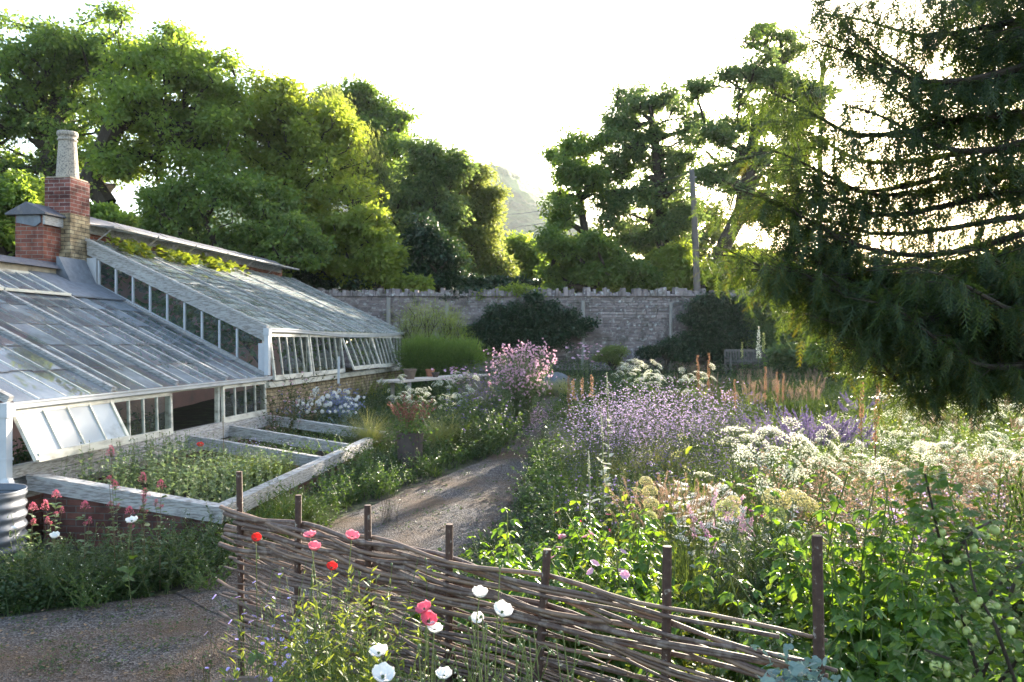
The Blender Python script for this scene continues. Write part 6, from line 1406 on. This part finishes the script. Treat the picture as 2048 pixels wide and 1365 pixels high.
p_dark = herb('dark_spindly_weed', 'plant', 3, .75, .08, .003, 50, .03, LF, 'herb_d', .05, .9, sm='stem_r'); put(p_dark, [(*G(a, b)[:2], None, s) for a, b, s in ((385,4.4,1.0),(405,4.3,.9),(420,4.6,1.0))], label='thin dark spindly weed rising from the gravel left of the fence', group='spindly weeds on the gravel')
# ---- left bed in front of the cold frames
vl = 'plants below the cold frame'
for i, (px, py, lb) in enumerate(((222,910,'tallest valerian with a loose pink spike rising above the cold frame rail'),(230,975,'red valerian just below the tallest one'),(286,963,'bright red valerian head right of the middle'),(290,990,'red valerian with a long loose head'),(322,973,'rightmost red valerian in the row'),
        (170,1015,'round red valerian head left of the middle'),(91,1018,'red valerian second from the water butt'),(66,1018,'red valerian nearest to the water butt'),(259,1026,'lowest red valerian behind the white poppy'),(112,993,'small dark red valerian near the rail'))):
    d = rng.uniform(7.5, 7.9); b = G(px+rng.uniform(-15, 30), d); top = P(px, py, d)-b; root = thing('valerian', lb, 'flower', b, 0, 'red valerians'); t = np.linspace(0, 1, 6); c = np.stack([top[0]*t**1.5, top[1]*t, top[2]*t], -1)
    c2 = c*(1, 1, .82)+np.outer(t**2, (rng.uniform(-.07, .07), 0, 0)); mb = MB(); polys(mb, [c, c2], .004, .002, 4); mb.build('stem', M['stem_r'], root)
    n = 30; p, T = along([c], n, .2, .92); mb = MB(); stamp(mb, LF[0], LF[1], p, rotm(rdir(n, -.1, .5), rng.normal(0, .3, n)), .08*rng.uniform(.5, 1.1, n)); mb.build('leaves', M['glauc'], root)
    addhead(root, 'valerian', tuple(top), .055, (0, 0, 1)); addhead(root, 'valerian', tuple(c2[-1]), .035, (.2, 0, 1)); addhead(root, 'valerian', tuple(c[-2]), .028, (.5, 0, .5))
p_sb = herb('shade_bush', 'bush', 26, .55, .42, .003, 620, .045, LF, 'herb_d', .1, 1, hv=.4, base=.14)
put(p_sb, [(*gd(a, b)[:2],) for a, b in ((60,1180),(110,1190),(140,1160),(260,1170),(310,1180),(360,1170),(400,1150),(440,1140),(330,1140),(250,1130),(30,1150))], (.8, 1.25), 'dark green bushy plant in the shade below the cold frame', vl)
put(p_low, [(*gd(a, b)[:2],) for a, b in ((190,1215),(210,1195),(170,1195),(420,1180),(350,1130),(395,1120),(460,1130))], (.7, 1.0), 'brighter green low bushy plant in the shade below the cold frame', vl)
p_fr = herb('dark_feathery_plant', 'bush', 30, .5, .42, .002, 900, .06, LN, 'herb_d', .1, 1, hv=.4, base=.1); put(p_fr, [(*gd(a, b)[:2],) for a, b in ((120,1205),(90,1195),(440,1090),(415,1100),(455,1110))], (.9, 1.2), 'dark feathery fine-leaved plant in the bed below the cold frame', 'feathery plants below the cold frame')
put(p_low, [(*gd(a, b)[:2],) for a, b in ((500,1085),(540,1075),(520,1050),(580,1060),(610,1050),(560,1035),(640,1060))], (.7, 1.1), 'low weeds between the cold frame corner and the fence', 'weeds at the cold frame corner')
# ---- inside the cold frames
p_pop = herb('poppy_seedhead', 'plant', 5, .74, .12, .003, 46, .07, LF, 'glauc', .05, .98, heads='pod', hs=.016, hname='seed_pod', hv=.3, htilt=.15)
q = [tuple(GL(x, y, .31-.09*x)) for x in np.arange(.35, 2.25, .21) for y in np.arange(-6.35, -4.1, .22)]; q = [(a+rng.normal(0, .05), b+rng.normal(0, .05), c) for a, b, c in q]
put(p_pop, q, (.8, 1.12), 'grey-green poppy plant with seed pods crowded in the nearest cold frame', 'poppies in the nearest cold frame')
put(p_camp, [tuple(GL(rng.uniform(.5, 2.2), rng.uniform(-4.3, -3.3), .28)) + (rng.uniform(.42, .6),) for _ in range(14)], label='small violet flowers at the right end of the nearest cold frame', group='violet flowers in the cold frame')
a = GL(1.1, -4.6, 0); rp = thing('red_poppy', 'single bright red poppy standing up inside the nearest cold frame', 'poppy', (a[0], a[1], .25)); mb = MB(); tz_ = P(352, 893, a[1])[2]-.25; polys(mb, [np.array([(0, 0, 0), (.01, 0, tz_*.5), (0, 0, tz_)])], .004, .003, 4); mb.build('stem', M['stem'], rp); addhead(rp, 'pop_red', (0, 0, tz_), .05, (.2, -.4, 1), 'flower')
p_let = thing('lettuce', None, 'lettuce', (0, 0, -50)); mb = MB(); n = 60; a = rng.uniform(0, 6.28, n); e = rng.uniform(.1, 1.2, n); stamp(mb, LB[0]*(1.6, 1, 1), LB[1], np.zeros((n, 3)), rotm(np.stack([np.cos(a), np.sin(a), e], -1), rng.normal(0, .3, n)), .16*rng.uniform(.6, 1.1, n)); mb.build('leaves', M['herb_y'], p_let)
put(p_let, [tuple(GL(x, y, .30)) for x in (.45, .75, 1.0) for y in (-2.9, -2.6, -2.3)], (.8, 1.0), 'bright yellow-green lettuce in the middle cold frame', 'lettuces in the middle cold frame')
put(p_low, [tuple(GL(rng.uniform(.3, 2.1), rng.uniform(-2.9, -1.9), .26))+(rng.uniform(.5, .9),) for _ in range(9)], label='leafy seedling clump in the middle cold frame', group='seedlings in the middle cold frame')
put(p_low, [tuple(GL(rng.uniform(.4, 2.1), rng.uniform(-1.5, -.3), .30))+(rng.uniform(.5, .9),) for _ in range(10)], label='green leafy clump in the furthest cold frame', group='clumps in the furthest cold frame')
spire('dried_flower', 'single dark dried flower stalk at the back of the cold frames', 446, 11.6, 832, 'sp_seed', .08, 1.5, leavesn=0, sr=.008)
# ---- vine inside and spilling from the tall greenhouse
vr = thing('grape_vine', 'grape vine growing inside the tall greenhouse and spilling out under the ridge', 'vine', (GX, GY, 0), GR); mb = MB()
tw = []
for y in (1.2, 3.6, 6, 8.4): tw.append(np.array([(-.5, y, 0), (-.5, y+.05, 1.6), (-1.6, y+.1, 2.9), (-3.6, y+.1, 4.0)]))
for s_ in tw: tube(mb, s_, [.04, .03, .02, .012], 6)
mb.build('trunk', M['bark'], vr)
n = 5200; x = rng.uniform(-3.9, -.2, n); y = rng.uniform(.12, 10.8, n)**1.0; z = rz2(x)-.12-rng.random(n)**2*.9; mb = MB()
near = rng.random(n) < .28; y[near] = rng.uniform(.12, 1.1, near.sum()); z[near] = rz2(x[near])-.15-rng.random(near.sum())*1.7
msk = fbm(x*1.5, y+z*1.4, 1.6, 8) > -.25; x, y, z = x[msk], y[msk], z[msk]; n = len(x)
stamp(mb, LL[0], LL[1], np.stack([x, y, z], -1), rotm(rdir(n, -.8, .3), rng.normal(0, .8, n)), .12*rng.uniform(.6, 1.2, n)); mb.build('inner_leaves', M['herb'], vr)
n = 520; y = rng.uniform(.5, 6.3, n); msk = fbm(y*3, y*0, 1.3, 12) > -.4; y = y[msk]; n = len(y); x = -3.75+rng.random(n)*(.25+.3*np.abs(np.sin(y*1.7))); z = rz2(x)+.06+rng.random(n)*.2
mb = MB(); stamp(mb, LL[0], LL[1], np.stack([x, y, z], -1), rotm(rdir(n, -.4, .4), rng.normal(0, .6, n)), .14*rng.uniform(.6, 1.2, n)); mb.build('outer_leaves', M['herb_y'], vr)
# dim plants inside the low greenhouse
p_in = herb('greenhouse_plant', 'plant', 16, .9, .35, .005, 260, .08, LF, 'herb_d', .2, 1, sm='stem_r')
for y, lb in ((-2.6, 'dark leafy plant seen through the open middle gap of the low greenhouse'), (-3.3, 'leafy plant inside the low greenhouse behind the fixed sash'), (-5.6, 'plant inside the low greenhouse behind the propped sash')): q = GL(-.9, y, .35); put(p_in, [(q[0], q[1], .35, 1.0)], label=lb, group='plants inside the low greenhouse')
